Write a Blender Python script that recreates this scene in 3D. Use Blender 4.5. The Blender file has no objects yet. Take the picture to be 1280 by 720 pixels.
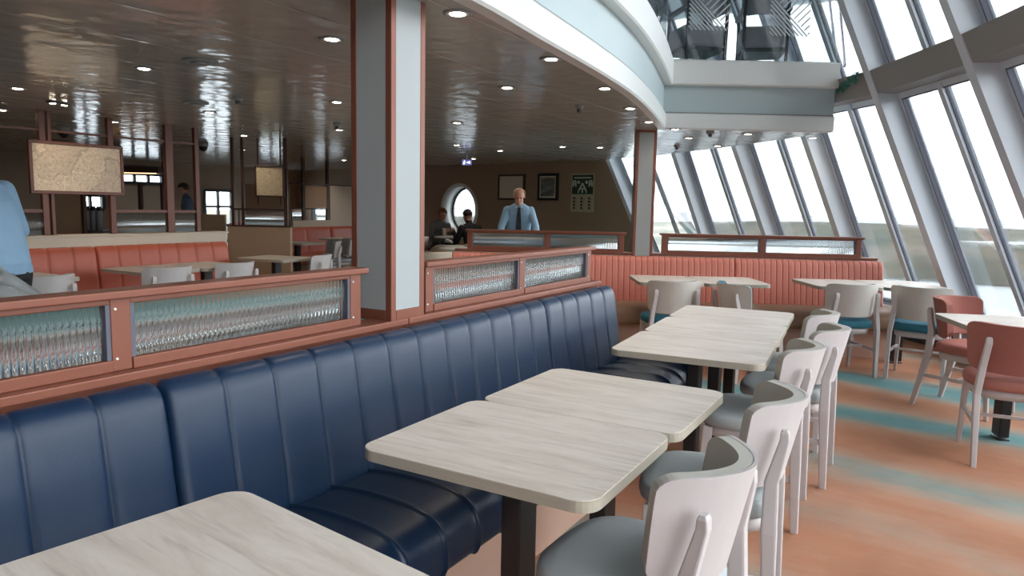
import bpy, bmesh, math, random
from mathutils import Vector, Matrix
R = math.radians
PI = math.pi
scene = bpy.context.scene
COL = scene.collection
random.seed(7)

# ------------------------------------------------------------------ camera
CAM_H = 1.40
FPX = 890.0
pitch, roll, yaw = R(6.6), R(1.145), R(30.87)
fw = Vector((math.cos(yaw) * math.cos(pitch), math.sin(yaw) * math.cos(pitch), -math.sin(pitch)))
rt = Vector((math.sin(yaw), -math.cos(yaw), 0))
up = rt.cross(fw)
r2 = math.cos(roll) * rt + math.sin(roll) * up
u2 = -math.sin(roll) * rt + math.cos(roll) * up
EYE = Vector((0, 0, CAM_H))
cam_data = bpy.data.cameras.new('camera')
cam = bpy.data.objects.new('camera', cam_data)
COL.objects.link(cam)
cam_data.sensor_width = 36
cam_data.lens = FPX / 1280 * 36
cam_data.clip_start = 0.05
cam_data.clip_end = 5000
m3 = Matrix((r2, u2, -fw)).transposed()
cam.matrix_world = Matrix.Translation(EYE) @ m3.to_4x4()
scene.camera = cam


def ray(px, py):
    return fw + r2 * ((px - 640) / FPX) + u2 * ((360 - py) / FPX)


def at_z(px, py, z):
    d = ray(px, py)
    return EYE + d * ((z - CAM_H) / d.z)


def at_y(px, py, y):
    d = ray(px, py)
    return EYE + d * (y / d.y)


def at_plane(px, py, p, n):
    d = ray(px, py)
    n = Vector(n)
    return EYE + d * (n.dot(Vector(p) - EYE) / n.dot(d))


# ------------------------------------------------------------------ helpers
def tag(o, label=None, cat=None, group=None, kind=None):
    if label: o['label'] = label
    if cat: o['category'] = cat
    if group: o['group'] = group
    if kind: o['kind'] = kind
    elif cat: o['kind'] = 'thing'
    return o


def empty(name, loc=(0, 0, 0), rz=0.0, label=None, cat=None, group=None, kind=None):
    o = bpy.data.objects.new(name, None)
    o.empty_display_size = 0.1
    COL.objects.link(o)
    o.location = loc
    o.rotation_euler = (0, 0, rz)
    return tag(o, label, cat, group, kind)


KIDS = {}


def copy_tree(o, loc=None, rz=None, label=None, group=None, parent=None):
    c = o.copy()
    COL.objects.link(c)
    if parent is not None:
        c.parent = parent
        KIDS.setdefault(parent.name, []).append(c)
    if loc is not None: c.location = loc
    if rz is not None: c.rotation_euler = (0, 0, rz)
    if label: c['label'] = label
    if group: c['group'] = group
    for ch in list(KIDS.get(o.name, [])):
        copy_tree(ch, parent=c)
    return c


class MB:
    """collects shapes in one bmesh"""

    def __init__(self):
        self.bm = bmesh.new()

    def _add(self, verts, faces, mi=0, smooth=False):
        vs = [self.bm.verts.new(v) for v in verts]
        for f in faces:
            try:
                fc = self.bm.faces.new([vs[i] for i in f])
                fc.material_index = mi
                fc.smooth = smooth
            except ValueError:
                pass
        return vs

    def box(self, c, s, rz=0.0, bev=0.0, mi=0, M=None):
        t = bmesh.new()
        bmesh.ops.create_cube(t, size=1.0)
        for v in t.verts:
            v.co = Vector((v.co.x * s[0], v.co.y * s[1], v.co.z * s[2]))
        if bev > 0:
            bmesh.ops.bevel(t, geom=t.edges[:], offset=min(bev, min(s) * 0.45), segments=2, profile=0.5, affect='EDGES')
        mat = (M or Matrix.Identity(4)) @ Matrix.Translation(c) @ Matrix.Rotation(rz, 4, 'Z')
        self.merge(t, mat, mi)
        return self

    def merge(self, t, mat=None, mi=0, smooth=None):
        if mat is not None:
            bmesh.ops.transform(t, matrix=mat, verts=t.verts)
        t.verts.index_update()
        vs = [self.bm.verts.new(v.co) for v in t.verts]
        for f in t.faces:
            try:
                nf = self.bm.faces.new([vs[v.index] for v in f.verts])
                nf.material_index = mi
                nf.smooth = f.smooth if smooth is None else smooth
            except ValueError:
                pass
        t.free()

    def bar(self, p, q, w, h, upv=(0, 0, 1), w2=None, h2=None, mi=0, bev=0.0):
        """rectangular bar p->q: w across, h along upv"""
        p, q = Vector(p), Vector(q)
        d = (q - p).normalized()
        x = d.cross(Vector(upv)).normalized()
        y = x.cross(d).normalized()
        w2 = w if w2 is None else w2
        h2 = h if h2 is None else h2
        t = bmesh.new()
        vs = []
        for c, ww, hh in ((p, w, h), (q, w2, h2)):
            for sx, sy in ((-1, -1), (1, -1), (1, 1), (-1, 1)):
                vs.append(t.verts.new(c + x * (sx * ww / 2) + y * (sy * hh / 2)))
        for f in ((0, 1, 2, 3), (7, 6, 5, 4), (0, 4, 5, 1), (1, 5, 6, 2), (2, 6, 7, 3), (3, 7, 4, 0)):
            t.faces.new([vs[i] for i in f])
        bmesh.ops.recalc_face_normals(t, faces=t.faces)
        if bev > 0:
            bmesh.ops.bevel(t, geom=t.edges[:], offset=bev, segments=2, profile=0.5, affect='EDGES')
        self.merge(t, None, mi)
        return self

    def prism(self, poly, z0, z1, bev=0.0, mi=0, M=None, segs=2):
        t = bmesh.new()
        b = [t.verts.new((x, y, z0)) for x, y in poly]
        u = [t.verts.new((x, y, z1)) for x, y in poly]
        n = len(poly)
        t.faces.new(b[::-1])
        t.faces.new(u)
        for i in range(n):
            t.faces.new((b[i], b[(i + 1) % n], u[(i + 1) % n], u[i]))
        bmesh.ops.recalc_face_normals(t, faces=t.faces)
        if bev > 0:
            es = [e for e in t.edges if abs(e.verts[0].co.z - e.verts[1].co.z) < 1e-6]
            bmesh.ops.bevel(t, geom=es, offset=bev, segments=segs, profile=0.5, affect='EDGES')
        self.merge(t, M, mi)
        return self

    def cyl(self, p, q, r, r2=None, n=16, mi=0, smooth=True):
        p, q = Vector(p), Vector(q)
        d = (q - p).normalized()
        a = Vector((1, 0, 0)) if abs(d.x) < 0.9 else Vector((0, 1, 0))
        x = d.cross(a).normalized()
        y = d.cross(x)
        r2 = r if r2 is None else r2
        vs, fs = [], []
        for c, rr in ((p, r), (q, r2)):
            for i in range(n):
                t = 2 * PI * i / n
                vs.append(c + x * (rr * math.cos(t)) + y * (rr * math.sin(t)))
        bv = [self.bm.verts.new(v) for v in vs]
        for i in range(n):
            f = self.bm.faces.new((bv[i], bv[(i + 1) % n], bv[n + (i + 1) % n], bv[n + i]))
            f.smooth = smooth
            f.material_index = mi
        for f in (bv[:n][::-1], bv[n:]):
            ff = self.bm.faces.new(f)
            ff.material_index = mi
        return self

    def tube(self, pts, rad, n=10, mi=0, cap=True):
        """smooth tube through pts; rad is a number or a list; elliptical if tuples (rx, ry, xaxis)"""
        pts = [Vector(p) for p in pts]
        k = len(pts)
        rings = []
        prev = None
        for i, p in enumerate(pts):
            d = (pts[min(i + 1, k - 1)] - pts[max(i - 1, 0)]).normalized()
            if prev is None:
                a = Vector((0, 0, 1)) if abs(d.z) < 0.9 else Vector((1, 0, 0))
                x = d.cross(a).normalized()
            else:
                x = (prev - d * prev.dot(d)).normalized()
            prev = x
            y = d.cross(x)
            r = rad[i] if isinstance(rad, (list, tuple)) else rad
            rings.append([self.bm.verts.new(p + x * (r * math.cos(2 * PI * j / n)) + y * (r * math.sin(2 * PI * j / n))) for j in range(n)])
        for a, b in zip(rings, rings[1:]):
            for j in range(n):
                f = self.bm.faces.new((a[j], a[(j + 1) % n], b[(j + 1) % n], b[j]))
                f.smooth = True
                f.material_index = mi
        if cap:
            for ring in (rings[0][::-1], rings[-1]):
                f = self.bm.faces.new(ring)
                f.material_index = mi
        return self

    def loft(self, rings, mi=0, cap=True, smooth=True, loop=False):
        """rings: list of lists of points (same count, closed loops)"""
        rv = [[self.bm.verts.new(p) for p in ring] for ring in rings]
        n = len(rv[0])
        for a, b in zip(rv, rv[1:] + (rv[:1] if loop else [])):
            for j in range(n):
                f = self.bm.faces.new((a[j], a[(j + 1) % n], b[(j + 1) % n], b[j]))
                f.smooth = smooth
                f.material_index = mi
        if cap:
            for ring in (rv[0][::-1], rv[-1]):
                f = self.bm.faces.new(ring)
                f.material_index = mi
                f.smooth = smooth
        return self

    def lathe(self, prof, c=(0, 0, 0), n=24, mi=0):
        rings = []
        for r, z in prof:
            rings.append([(c[0] + r * math.cos(2 * PI * j / n), c[1] + r * math.sin(2 * PI * j / n), c[2] + z) for j in range(n)])
        return self.loft(rings, mi)

    def ball(self, c, rx, ry=None, rz=None, n=12, mi=0, M=None):
        t = bmesh.new()
        bmesh.ops.create_uvsphere(t, u_segments=n * 2, v_segments=n, radius=1)
        for f in t.faces: f.smooth = True
        ry = rx if ry is None else ry
        rz = rx if rz is None else rz
        for v in t.verts:
            v.co = Vector((v.co.x * rx, v.co.y * ry, v.co.z * rz))
        mm = Matrix.Translation(c)
        if M is not None: mm = M @ mm
        self.merge(t, mm, mi)
        return self

    def build(self, name, mat, parent=None, smooth=False, autosmooth=None, recalc=True):
        bm = self.bm
        if recalc:
            bmesh.ops.recalc_face_normals(bm, faces=bm.faces)
        me = bpy.data.meshes.new(name)
        bm.to_mesh(me)
        bm.free()
        for m in (mat if isinstance(mat, (list, tuple)) else [mat]):
            me.materials.append(m)
        if smooth:
            for p in me.polygons: p.use_smooth = True
        o = bpy.data.objects.new(name, me)
        COL.objects.link(o)
        if parent is not None:
            o.parent = parent
            KIDS.setdefault(parent.name, []).append(o)
        return o


def rrect(w, h, r, n=5, cx=0, cy=0):
    pts = []
    for sx, sy, a0 in ((1, 1, 0), (-1, 1, 90), (-1, -1, 180), (1, -1, 270)):
        for i in range(n + 1):
            a = R(a0 + 90 * i / n)
            pts.append((cx + sx * (w / 2 - r) + r * math.cos(a), cy + sy * (h / 2 - r) + r * math.sin(a)))
    return pts


# ------------------------------------------------------------------ materials
def srgb(r, g, b):
    f = lambda c: (c / 255) / 12.92 if c / 255 <= 0.04045 else ((c / 255 + 0.055) / 1.055) ** 2.4
    return (f(r), f(g), f(b), 1)


def base_mat(name, col, rough=0.5, metal=0.0, spec=0.5, coat=0.0):
    m = bpy.data.materials.new(name)
    m.use_nodes = True
    b = m.node_tree.nodes['Principled BSDF']
    b.inputs['Base Color'].default_value = col
    b.inputs['Roughness'].default_value = rough
    b.inputs['Metallic'].default_value = metal
    b.inputs['Specular IOR Level'].default_value = spec
    b.inputs['Coat Weight'].default_value = coat
    return m, m.node_tree.nodes, m.node_tree.links, b


def pmat(name, col, rough=0.5, metal=0.0, var=0.06, scale=8.0, bump=0.0, bscale=200.0, stretch=(1, 1, 1), spec=0.5, coat=0.0):
    """painted / upholstered surface with a faint noise variation and optional grain bump"""
    m, N, L, b = base_mat(name, col, rough, metal, spec, coat)
    tc = N.new('ShaderNodeTexCoord')
    mp = N.new('ShaderNodeMapping')
    mp.inputs['Scale'].default_value = stretch
    L.new(tc.outputs['Object'], mp.inputs['Vector'])
    nz = N.new('ShaderNodeTexNoise')
    nz.inputs['Scale'].default_value = scale
    nz.inputs['Detail'].default_value = 4
    L.new(mp.outputs['Vector'], nz.inputs['Vector'])
    mx = N.new('ShaderNodeMix')
    mx.data_type = 'RGBA'
    mx.inputs[6].default_value = [c * (1 - var) for c in col[:3]] + [1]
    mx.inputs[7].default_value = [min(1, c * (1 + var)) for c in col[:3]] + [1]
    L.new(nz.outputs['Fac'], mx.inputs[0])
    L.new(mx.outputs[2], b.inputs['Base Color'])
    if bump > 0:
        n2 = N.new('ShaderNodeTexNoise')
        n2.inputs['Scale'].default_value = bscale
        n2.inputs['Detail'].default_value = 2
        L.new(mp.outputs['Vector'], n2.inputs['Vector'])
        bp = N.new('ShaderNodeBump')
        bp.inputs['Strength'].default_value = bump
        bp.inputs['Distance'].default_value = 0.002
        L.new(n2.outputs['Fac'], bp.inputs['Height'])
        L.new(bp.outputs['Normal'], b.inputs['Normal'])
    return m


def emat(name, col, strength):
    m = bpy.data.materials.new(name)
    m.use_nodes = True
    N, L = m.node_tree.nodes, m.node_tree.links
    b = N['Principled BSDF']
    b.inputs['Base Color'].default_value = (0.8, 0.8, 0.8, 1)
    b.inputs['Emission Color'].default_value = col
    b.inputs['Emission Strength'].default_value = strength
    return m


def ramp(N, stops):
    r = N.new('ShaderNodeValToRGB')
    e = r.color_ramp.elements
    while len(e) < len(stops): e.new(0.5)
    for el, (p, c) in zip(e, stops):
        el.position = p
        el.color = c
    return r


M = {}
M['navy'] = pmat('navy_leather', (0.0065, 0.0215, 0.054, 1), 0.36, var=0.15, scale=5, bump=0.12, bscale=160, spec=0.40)
M['coral'] = pmat('coral_leather', srgb(216, 130, 112), 0.42, var=0.08, scale=5, bump=0.1, bscale=160)
M['coral_dark'] = pmat('terracotta_leather', srgb(186, 92, 68), 0.42, var=0.08, scale=5, bump=0.1, bscale=160)
M['tan'] = pmat('tan_leather', srgb(150, 118, 96), 0.5, var=0.08, scale=5, bump=0.1, bscale=160)
M['copper'] = pmat('copper_paint', srgb(130, 77, 59), 0.36, metal=0.2, var=0.06, scale=3, bump=0.03)
M['copper_dark'] = pmat('bronze_paint', srgb(104, 62, 48), 0.38, metal=0.2, var=0.08, scale=3)
M['plinth'] = pmat('plinth_laminate', srgb(205, 168, 148), 0.45, var=0.06, scale=3, stretch=(1, 6, 6))
M['white_wood'] = pmat('whitewashed_wood', srgb(202, 194, 193), 0.45, var=0.05, scale=6, stretch=(6, 6, 0.6), bump=0.05)
M['grey_fabric'] = pmat('grey_upholstery', srgb(174, 180, 181), 0.72, var=0.05, scale=10, bump=0.15, bscale=400)
M['pad_grey'] = pmat('warm_grey_upholstery', srgb(190, 187, 178), 0.7, var=0.05, scale=10, bump=0.15, bscale=400)
M['teal_fabric'] = pmat('teal_upholstery', srgb(38, 104, 122), 0.75, var=0.07, scale=10, bump=0.15, bscale=400)
M['pink_fabric'] = pmat('terracotta_upholstery', srgb(172, 110, 98), 0.75, var=0.07, scale=10, bump=0.15, bscale=400)
M['beige_shell'] = pmat('beige_shell', srgb(214, 208, 200), 0.5, var=0.04)
M['black'] = pmat('black_steel', (0.012, 0.012, 0.013, 1), 0.42, var=0.1)
M['panel_white'] = pmat('column_panel', srgb(164, 169, 169), 0.45, var=0.03, scale=2)
M['white_paint'] = pmat('white_paint', srgb(232, 232, 228), 0.4, var=0.02, scale=2)
M['fascia_blue'] = pmat('pale_blue_paint', srgb(190, 204, 206), 0.4, var=0.03, scale=2)
M['frame_paint'] = pmat('window_paint', srgb(218, 223, 230), 0.4, var=0.05, scale=4, bump=0.03)
M['frame_light'] = pmat('window_frame_aluminium', srgb(205, 212, 220), 0.35, metal=0.1, var=0.05, scale=4)
M['gasket'] = pmat('dark_gasket', srgb(92, 92, 104), 0.6, var=0.05)
M['girder'] = pmat('girder_grey', srgb(150, 148, 144), 0.45, var=0.05, scale=3, bump=0.03)
M['brown_wall'] = pmat('brown_wallcover', srgb(160, 138, 116), 0.6, var=0.05, scale=2, bump=0.05)
M['brown_panel'] = pmat('brown_laminate', srgb(166, 138, 112), 0.5, var=0.05, scale=2)
M['beige_panel'] = pmat('beige_laminate', srgb(206, 192, 172), 0.5, var=0.04, scale=2)
M['dark_brown'] = pmat('dark_bronze', srgb(70, 48, 38), 0.4, metal=0.2, var=0.08, scale=3)
M['dark_grey'] = pmat('dark_grey', srgb(80, 82, 84), 0.5, var=0.05)
M['steel'] = pmat('steel', srgb(190, 190, 190), 0.3, metal=0.9, var=0.04)
M['lounge_grey'] = pmat('lounge_grey', srgb(186, 184, 190), 0.6, var=0.06, bump=0.1)
M['white_ceiling'] = pmat('white_ceiling', srgb(225, 226, 226), 0.5, var=0.02, scale=2)
M['shirt_blue'] = pmat('blue_shirt', srgb(138, 174, 204), 0.75, var=0.08, scale=14, bump=0.2, bscale=40)
M['shirt_mid'] = pmat('slate_shirt', srgb(86, 104, 128), 0.75, var=0.08, scale=14)
M['shirt_black'] = pmat('black_jacket', srgb(32, 32, 36), 0.75, var=0.1, scale=14)
M['shirt_grey'] = pmat('grey_cardigan', srgb(110, 112, 112), 0.75, var=0.1, scale=14)
M['trousers'] = pmat('black_trousers', srgb(26, 26, 30), 0.8, var=0.1, scale=14)
M['skin'] = pmat('skin', srgb(206, 152, 128), 0.5, var=0.06, scale=12)
M['hair_white'] = pmat('white_hair', srgb(196, 186, 172), 0.7, var=0.1, scale=40)
M['hair_dark'] = pmat('dark_hair', srgb(44, 34, 28), 0.6, var=0.15, scale=40)
M['hair_blond'] = pmat('light_brown_hair', srgb(142, 100, 66), 0.6, var=0.15, scale=40)
M['tie'] = pmat('dark_tie', srgb(24, 28, 44), 0.6, var=0.1)
M['rubber'] = pmat('grey_plastic', srgb(150, 152, 154), 0.45, var=0.05)
M['lamp'] = emat('lamp_lens', (1, 0.86, 0.66, 1), 30)
M['glow'] = emat('warm_strip', (1, 0.55, 0.28, 1), 2.5)
M['paper'] = pmat('paper', srgb(222, 216, 200), 0.7, var=0.03)
M['ceramic'] = pmat('ceramic', srgb(226, 226, 224), 0.3, var=0.02)


def table_material():
    m, N, L, b = base_mat('whitewashed_laminate', (0.6, 0.56, 0.5, 1), 0.38)
    tc = N.new('ShaderNodeTexCoord')
    mp = N.new('ShaderNodeMapping')
    mp.inputs['Scale'].default_value = (9.0, 1.6, 4)
    L.new(tc.outputs['Object'], mp.inputs['Vector'])
    oi = N.new('ShaderNodeObjectInfo')
    ad = N.new('ShaderNodeVectorMath')
    ad.operation = 'ADD'
    L.new(mp.outputs['Vector'], ad.inputs[0])
    cb = N.new('ShaderNodeCombineXYZ')
    mu = N.new('ShaderNodeMath'); mu.operation = 'MULTIPLY'; mu.inputs[1].default_value = 37
    L.new(oi.outputs['Random'], mu.inputs[0])
    L.new(mu.outputs[0], cb.inputs[0]); L.new(mu.outputs[0], cb.inputs[1])
    L.new(cb.outputs[0], ad.inputs[1])
    n1 = N.new('ShaderNodeTexNoise')
    n1.inputs['Scale'].default_value = 1.3
    n1.inputs['Detail'].default_value = 10
    n1.inputs['Roughness'].default_value = 0.68
    n1.inputs['Distortion'].default_value = 0.5
    L.new(ad.outputs[0], n1.inputs['Vector'])
    r1 = ramp(N, [(0.28, srgb(190, 177, 165)), (0.45, srgb(214, 202, 190)), (0.6, srgb(227, 217, 206)), (0.78, srgb(202, 189, 177))])
    L.new(n1.outputs['Fac'], r1.inputs['Fac'])
    mp2 = N.new('ShaderNodeMapping')
    mp2.inputs['Scale'].default_value = (55, 4, 20)
    L.new(tc.outputs['Object'], mp2.inputs['Vector'])
    n2 = N.new('ShaderNodeTexNoise')
    n2.inputs['Scale'].default_value = 1.0
    n2.inputs['Detail'].default_value = 5
    L.new(mp2.outputs['Vector'], n2.inputs['Vector'])
    r2_ = ramp(N, [(0.30, (0.66, 0.65, 0.64, 1)), (0.45, (1, 1, 1, 1))])
    L.new(n2.outputs['Fac'], r2_.inputs['Fac'])
    mx = N.new('ShaderNodeMix'); mx.data_type = 'RGBA'; mx.blend_type = 'MULTIPLY'; mx.inputs[0].default_value = 0.55
    L.new(r1.outputs['Color'], mx.inputs[6]); L.new(r2_.outputs['Color'], mx.inputs[7])
    L.new(mx.outputs[2], b.inputs['Base Color'])
    bp = N.new('ShaderNodeBump'); bp.inputs['Strength'].default_value = 0.05; bp.inputs['Distance'].default_value = 0.001
    L.new(n2.outputs['Fac'], bp.inputs['Height']); L.new(bp.outputs['Normal'], b.inputs['Normal'])
    return m


M['table'] = table_material()
M['table_edge'] = pmat('laminate_edge', srgb(176, 168, 152), 0.5, var=0.12, scale=6, stretch=(1, 1, 14))


def carpet_material():
    m, N, L, b = base_mat('carpet', (0.5, 0.3, 0.2, 1), 0.95, spec=0.1)
    tc = N.new('ShaderNodeTexCoord')
    mp = N.new('ShaderNodeMapping')
    mp.inputs['Scale'].default_value = (0.95, 0.16, 1)
    mp.inputs['Location'].default_value = (0.33, 0.1, 0)
    mp.inputs['Rotation'].default_value = (0, 0, R(4))
    L.new(tc.outputs['Object'], mp.inputs['Vector'])
    n1 = N.new('ShaderNodeTexNoise')
    n1.inputs['Scale'].default_value = 1.25
    n1.inputs['Detail'].default_value = 3
    n1.inputs['Roughness'].default_value = 0.45
    n1.inputs['Distortion'].default_value = 0.35
    L.new(mp.outputs['Vector'], n1.inputs['Vector'])
    # streaks of fibre colour
    mp2 = N.new('ShaderNodeMapping')
    mp2.inputs['Scale'].default_value = (9, 2.4, 1)
    L.new(tc.outputs['Object'], mp2.inputs['Vector'])
    n2 = N.new('ShaderNodeTexNoise')
    n2.inputs['Scale'].default_value = 1.6
    n2.inputs['Detail'].default_value = 8
    n2.inputs['Roughness'].default_value = 0.7
    L.new(mp2.outputs['Vector'], n2.inputs['Vector'])
    # explicit teal bands across the aisle, blended with the noise
    sx = N.new('ShaderNodeSeparateXYZ')
    L.new(tc.outputs['Object'], sx.inputs[0])
    wob = N.new('ShaderNodeTexNoise'); wob.inputs['Scale'].default_value = 0.9; wob.inputs['Detail'].default_value = 2
    L.new(tc.outputs['Object'], wob.inputs['Vector'])

    def math_(op, a, bb):
        n = N.new('ShaderNodeMath'); n.operation = op
        for i, v in enumerate((a, bb)):
            if v is None: continue
            if isinstance(v, (int, float)): n.inputs[i].default_value = v
            else: L.new(v, n.inputs[i])
        return n.outputs[0]
    yk = math_('MULTIPLY', sx.outputs['Y'], 0.18)
    wx = math_('MULTIPLY', wob.outputs['Fac'], 0.55)
    xx = math_('ADD', math_('SUBTRACT', sx.outputs['X'], yk), wx)
    tot = None
    for c, wdt, amp in ((6.75, 0.30, 1.0), (5.62, 0.26, 0.95), (4.50, 0.24, 0.55), (3.72, 0.20, 0.35), (2.8, 0.22, 0.6), (8.2, 0.25, 0.5), (1.9, 0.5, 0.6), (-0.8, 0.6, 0.8), (9.6, 0.6, 0.7)):
        d = math_('DIVIDE', math_('SUBTRACT', xx, c), wdt)
        g = math_('MULTIPLY', math_('POWER', 2.718, math_('MULTIPLY', math_('MULTIPLY', d, d), -1.0)), amp)
        tot = g if tot is None else math_('ADD', tot, g)
    dy = math_('DIVIDE', math_('SUBTRACT', math_('ADD', sx.outputs['Y'], wx), 5.2), 0.85)
    tot = math_('ADD', tot, math_('MULTIPLY', math_('POWER', 2.718, math_('MULTIPLY', math_('MULTIPLY', dy, dy), -1.0)), 1.3))
    k = math_('ADD', math_('MULTIPLY', math_('SUBTRACT', n1.outputs['Fac'], 0.5), 0.9), tot)
    k = math_('ADD', k, math_('MULTIPLY', math_('SUBTRACT', n2.outputs['Fac'], 0.5), 0.55))
    rp = ramp(N, [(0.0, srgb(178, 127, 101)), (0.22, srgb(181, 140, 118)), (0.45, srgb(174, 152, 136)), (0.68, srgb(142, 153, 148)), (1.0, srgb(108, 147, 150))])
    L.new(k, rp.inputs['Fac'])
    # mottled warm blotches
    n3 = N.new('ShaderNodeTexNoise'); n3.inputs['Scale'].default_value = 2.2; n3.inputs['Detail'].default_value = 5
    L.new(tc.outputs['Object'], n3.inputs['Vector'])
    r3 = ramp(N, [(0.35, (0.84, 0.82, 0.80, 1)), (0.6, (1.05, 1.03, 1.0, 1))])
    L.new(n3.outputs['Fac'], r3.inputs['Fac'])
    mx = N.new('ShaderNodeMix'); mx.data_type = 'RGBA'; mx.blend_type = 'MULTIPLY'; mx.inputs[0].default_value = 0.8
    L.new(rp.outputs['Color'], mx.inputs[6]); L.new(r3.outputs['Color'], mx.inputs[7])
    L.new(mx.outputs[2], b.inputs['Base Color'])
    n4 = N.new('ShaderNodeTexNoise'); n4.inputs['Scale'].default_value = 260
    L.new(tc.outputs['Object'], n4.inputs['Vector'])
    bp = N.new('ShaderNodeBump'); bp.inputs['Strength'].default_value = 0.3; bp.inputs['Distance'].default_value = 0.003
    L.new(n4.outputs['Fac'], bp.inputs['Height']); L.new(bp.outputs['Normal'], b.inputs['Normal'])
    return m


M['carpet'] = carpet_material()


def ceiling_material():
    m, N, L, b = base_mat('ceiling_planks', srgb(150, 150, 148), 0.13, spec=0.6)
    tc = N.new('ShaderNodeTexCoord')
    sx = N.new('ShaderNodeSeparateXYZ')
    L.new(tc.outputs['Object'], sx.inputs[0])
    a = N.new('ShaderNodeMath'); a.operation = 'DIVIDE'; a.inputs[1].default_value = 0.60
    L.new(sx.outputs['Y'], a.inputs[0])
    f = N.new('ShaderNodeMath'); f.operation = 'FRACT'
    L.new(a.outputs[0], f.inputs[0])
    g = N.new('ShaderNodeMath'); g.operation = 'PINGPONG'; g.inputs[1].default_value = 0.5
    L.new(f.outputs[0], g.inputs[0])
    rp = ramp(N, [(0.0, (0, 0, 0, 1)), (0.016, (1, 1, 1, 1))])
    L.new(g.outputs[0], rp.inputs['Fac'])
    mx = N.new('ShaderNodeMix'); mx.data_type = 'RGBA'
    mx.inputs[6].default_value = srgb(228, 226, 220)
    mx.inputs[7].default_value = srgb(194, 193, 187)
    L.new(rp.outputs['Color'], mx.inputs[0])
    L.new(mx.outputs[2], b.inputs['Base Color'])
    mp = N.new('ShaderNodeMapping'); mp.inputs['Scale'].default_value = (1.6, 1.6, 1)
    L.new(tc.outputs['Object'], mp.inputs['Vector'])
    nz = N.new('ShaderNodeTexNoise'); nz.inputs['Scale'].default_value = 3.2; nz.inputs['Detail'].default_value = 1.5
    L.new(mp.outputs['Vector'], nz.inputs['Vector'])
    bp = N.new('ShaderNodeBump'); bp.inputs['Strength'].default_value = 0.42; bp.inputs['Distance'].default_value = 0.02
    L.new(nz.outputs['Fac'], bp.inputs['Height'])
    bp2 = N.new('ShaderNodeBump'); bp2.inputs['Strength'].default_value = 0.5; bp2.inputs['Distance'].default_value = 0.004
    L.new(rp.outputs['Color'], bp2.inputs['Height']); L.new(bp.outputs['Normal'], bp2.inputs['Normal'])
    L.new(bp2.outputs['Normal'], b.inputs['Normal'])
    return m


M['ceiling'] = ceiling_material()


def glass_clear(name, tint, refl=1.0):
    m = bpy.data.materials.new(name)
    m.use_nodes = True
    N, L = m.node_tree.nodes, m.node_tree.links
    N.clear()
    out = N.new('ShaderNodeOutputMaterial')
    tr = N.new('ShaderNodeBsdfTransparent'); tr.inputs['Color'].default_value = tint
    gl = N.new('ShaderNodeBsdfGlossy'); gl.inputs['Roughness'].default_value = 0.02
    fr = N.new('ShaderNodeFresnel'); fr.inputs['IOR'].default_value = 1.4
    mu = N.new('ShaderNodeMath'); mu.operation = 'MULTIPLY'; mu.inputs[1].default_value = refl
    L.new(fr.outputs[0], mu.inputs[0])
    mx = N.new('ShaderNodeMixShader')
    L.new(mu.outputs[0], mx.inputs[0]); L.new(tr.outputs[0], mx.inputs[1]); L.new(gl.outputs[0], mx.inputs[2])
    L.new(mx.outputs[0], out.inputs['Surface'])
    return m


M['pane'] = glass_clear('window_pane', (0.95, 0.97, 0.98, 1), 0.8)
M['rail_glass'] = glass_clear('balustrade_glass', (0.93, 0.965, 0.965, 1), 0.8)


def fluted_glass():
    m, N, L, b = base_mat('reeded_glass', (0.90, 0.95, 0.95, 1), 0.10)
    b.inputs['Transmission Weight'].default_value = 1.0
    b.inputs['IOR'].default_value = 1.35
    b.inputs['Roughness'].default_value = 0.09
    out = [n for n in N if n.type == 'OUTPUT_MATERIAL'][0]
    df = N.new('ShaderNodeBsdfDiffuse'); df.inputs['Color'].default_value = (0.72, 0.80, 0.82, 1)
    tl = N.new('ShaderNodeBsdfTranslucent'); tl.inputs['Color'].default_value = (0.72, 0.80, 0.82, 1)
    m1 = N.new('ShaderNodeMixShader'); m1.inputs[0].default_value = 0.5
    L.new(df.outputs[0], m1.inputs[1]); L.new(tl.outputs[0], m1.inputs[2])
    m2 = N.new('ShaderNodeMixShader'); m2.inputs[0].default_value = 0.06
    L.new(b.outputs[0], m2.inputs[1]); L.new(m1.outputs[0], m2.inputs[2])
    L.new(m2.outputs[0], out.inputs['Surface'])
    return m


M['reeded'] = fluted_glass()
M['frosted'] = pmat('frosted_film', srgb(214, 222, 224), 0.6, var=0.02)


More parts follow.
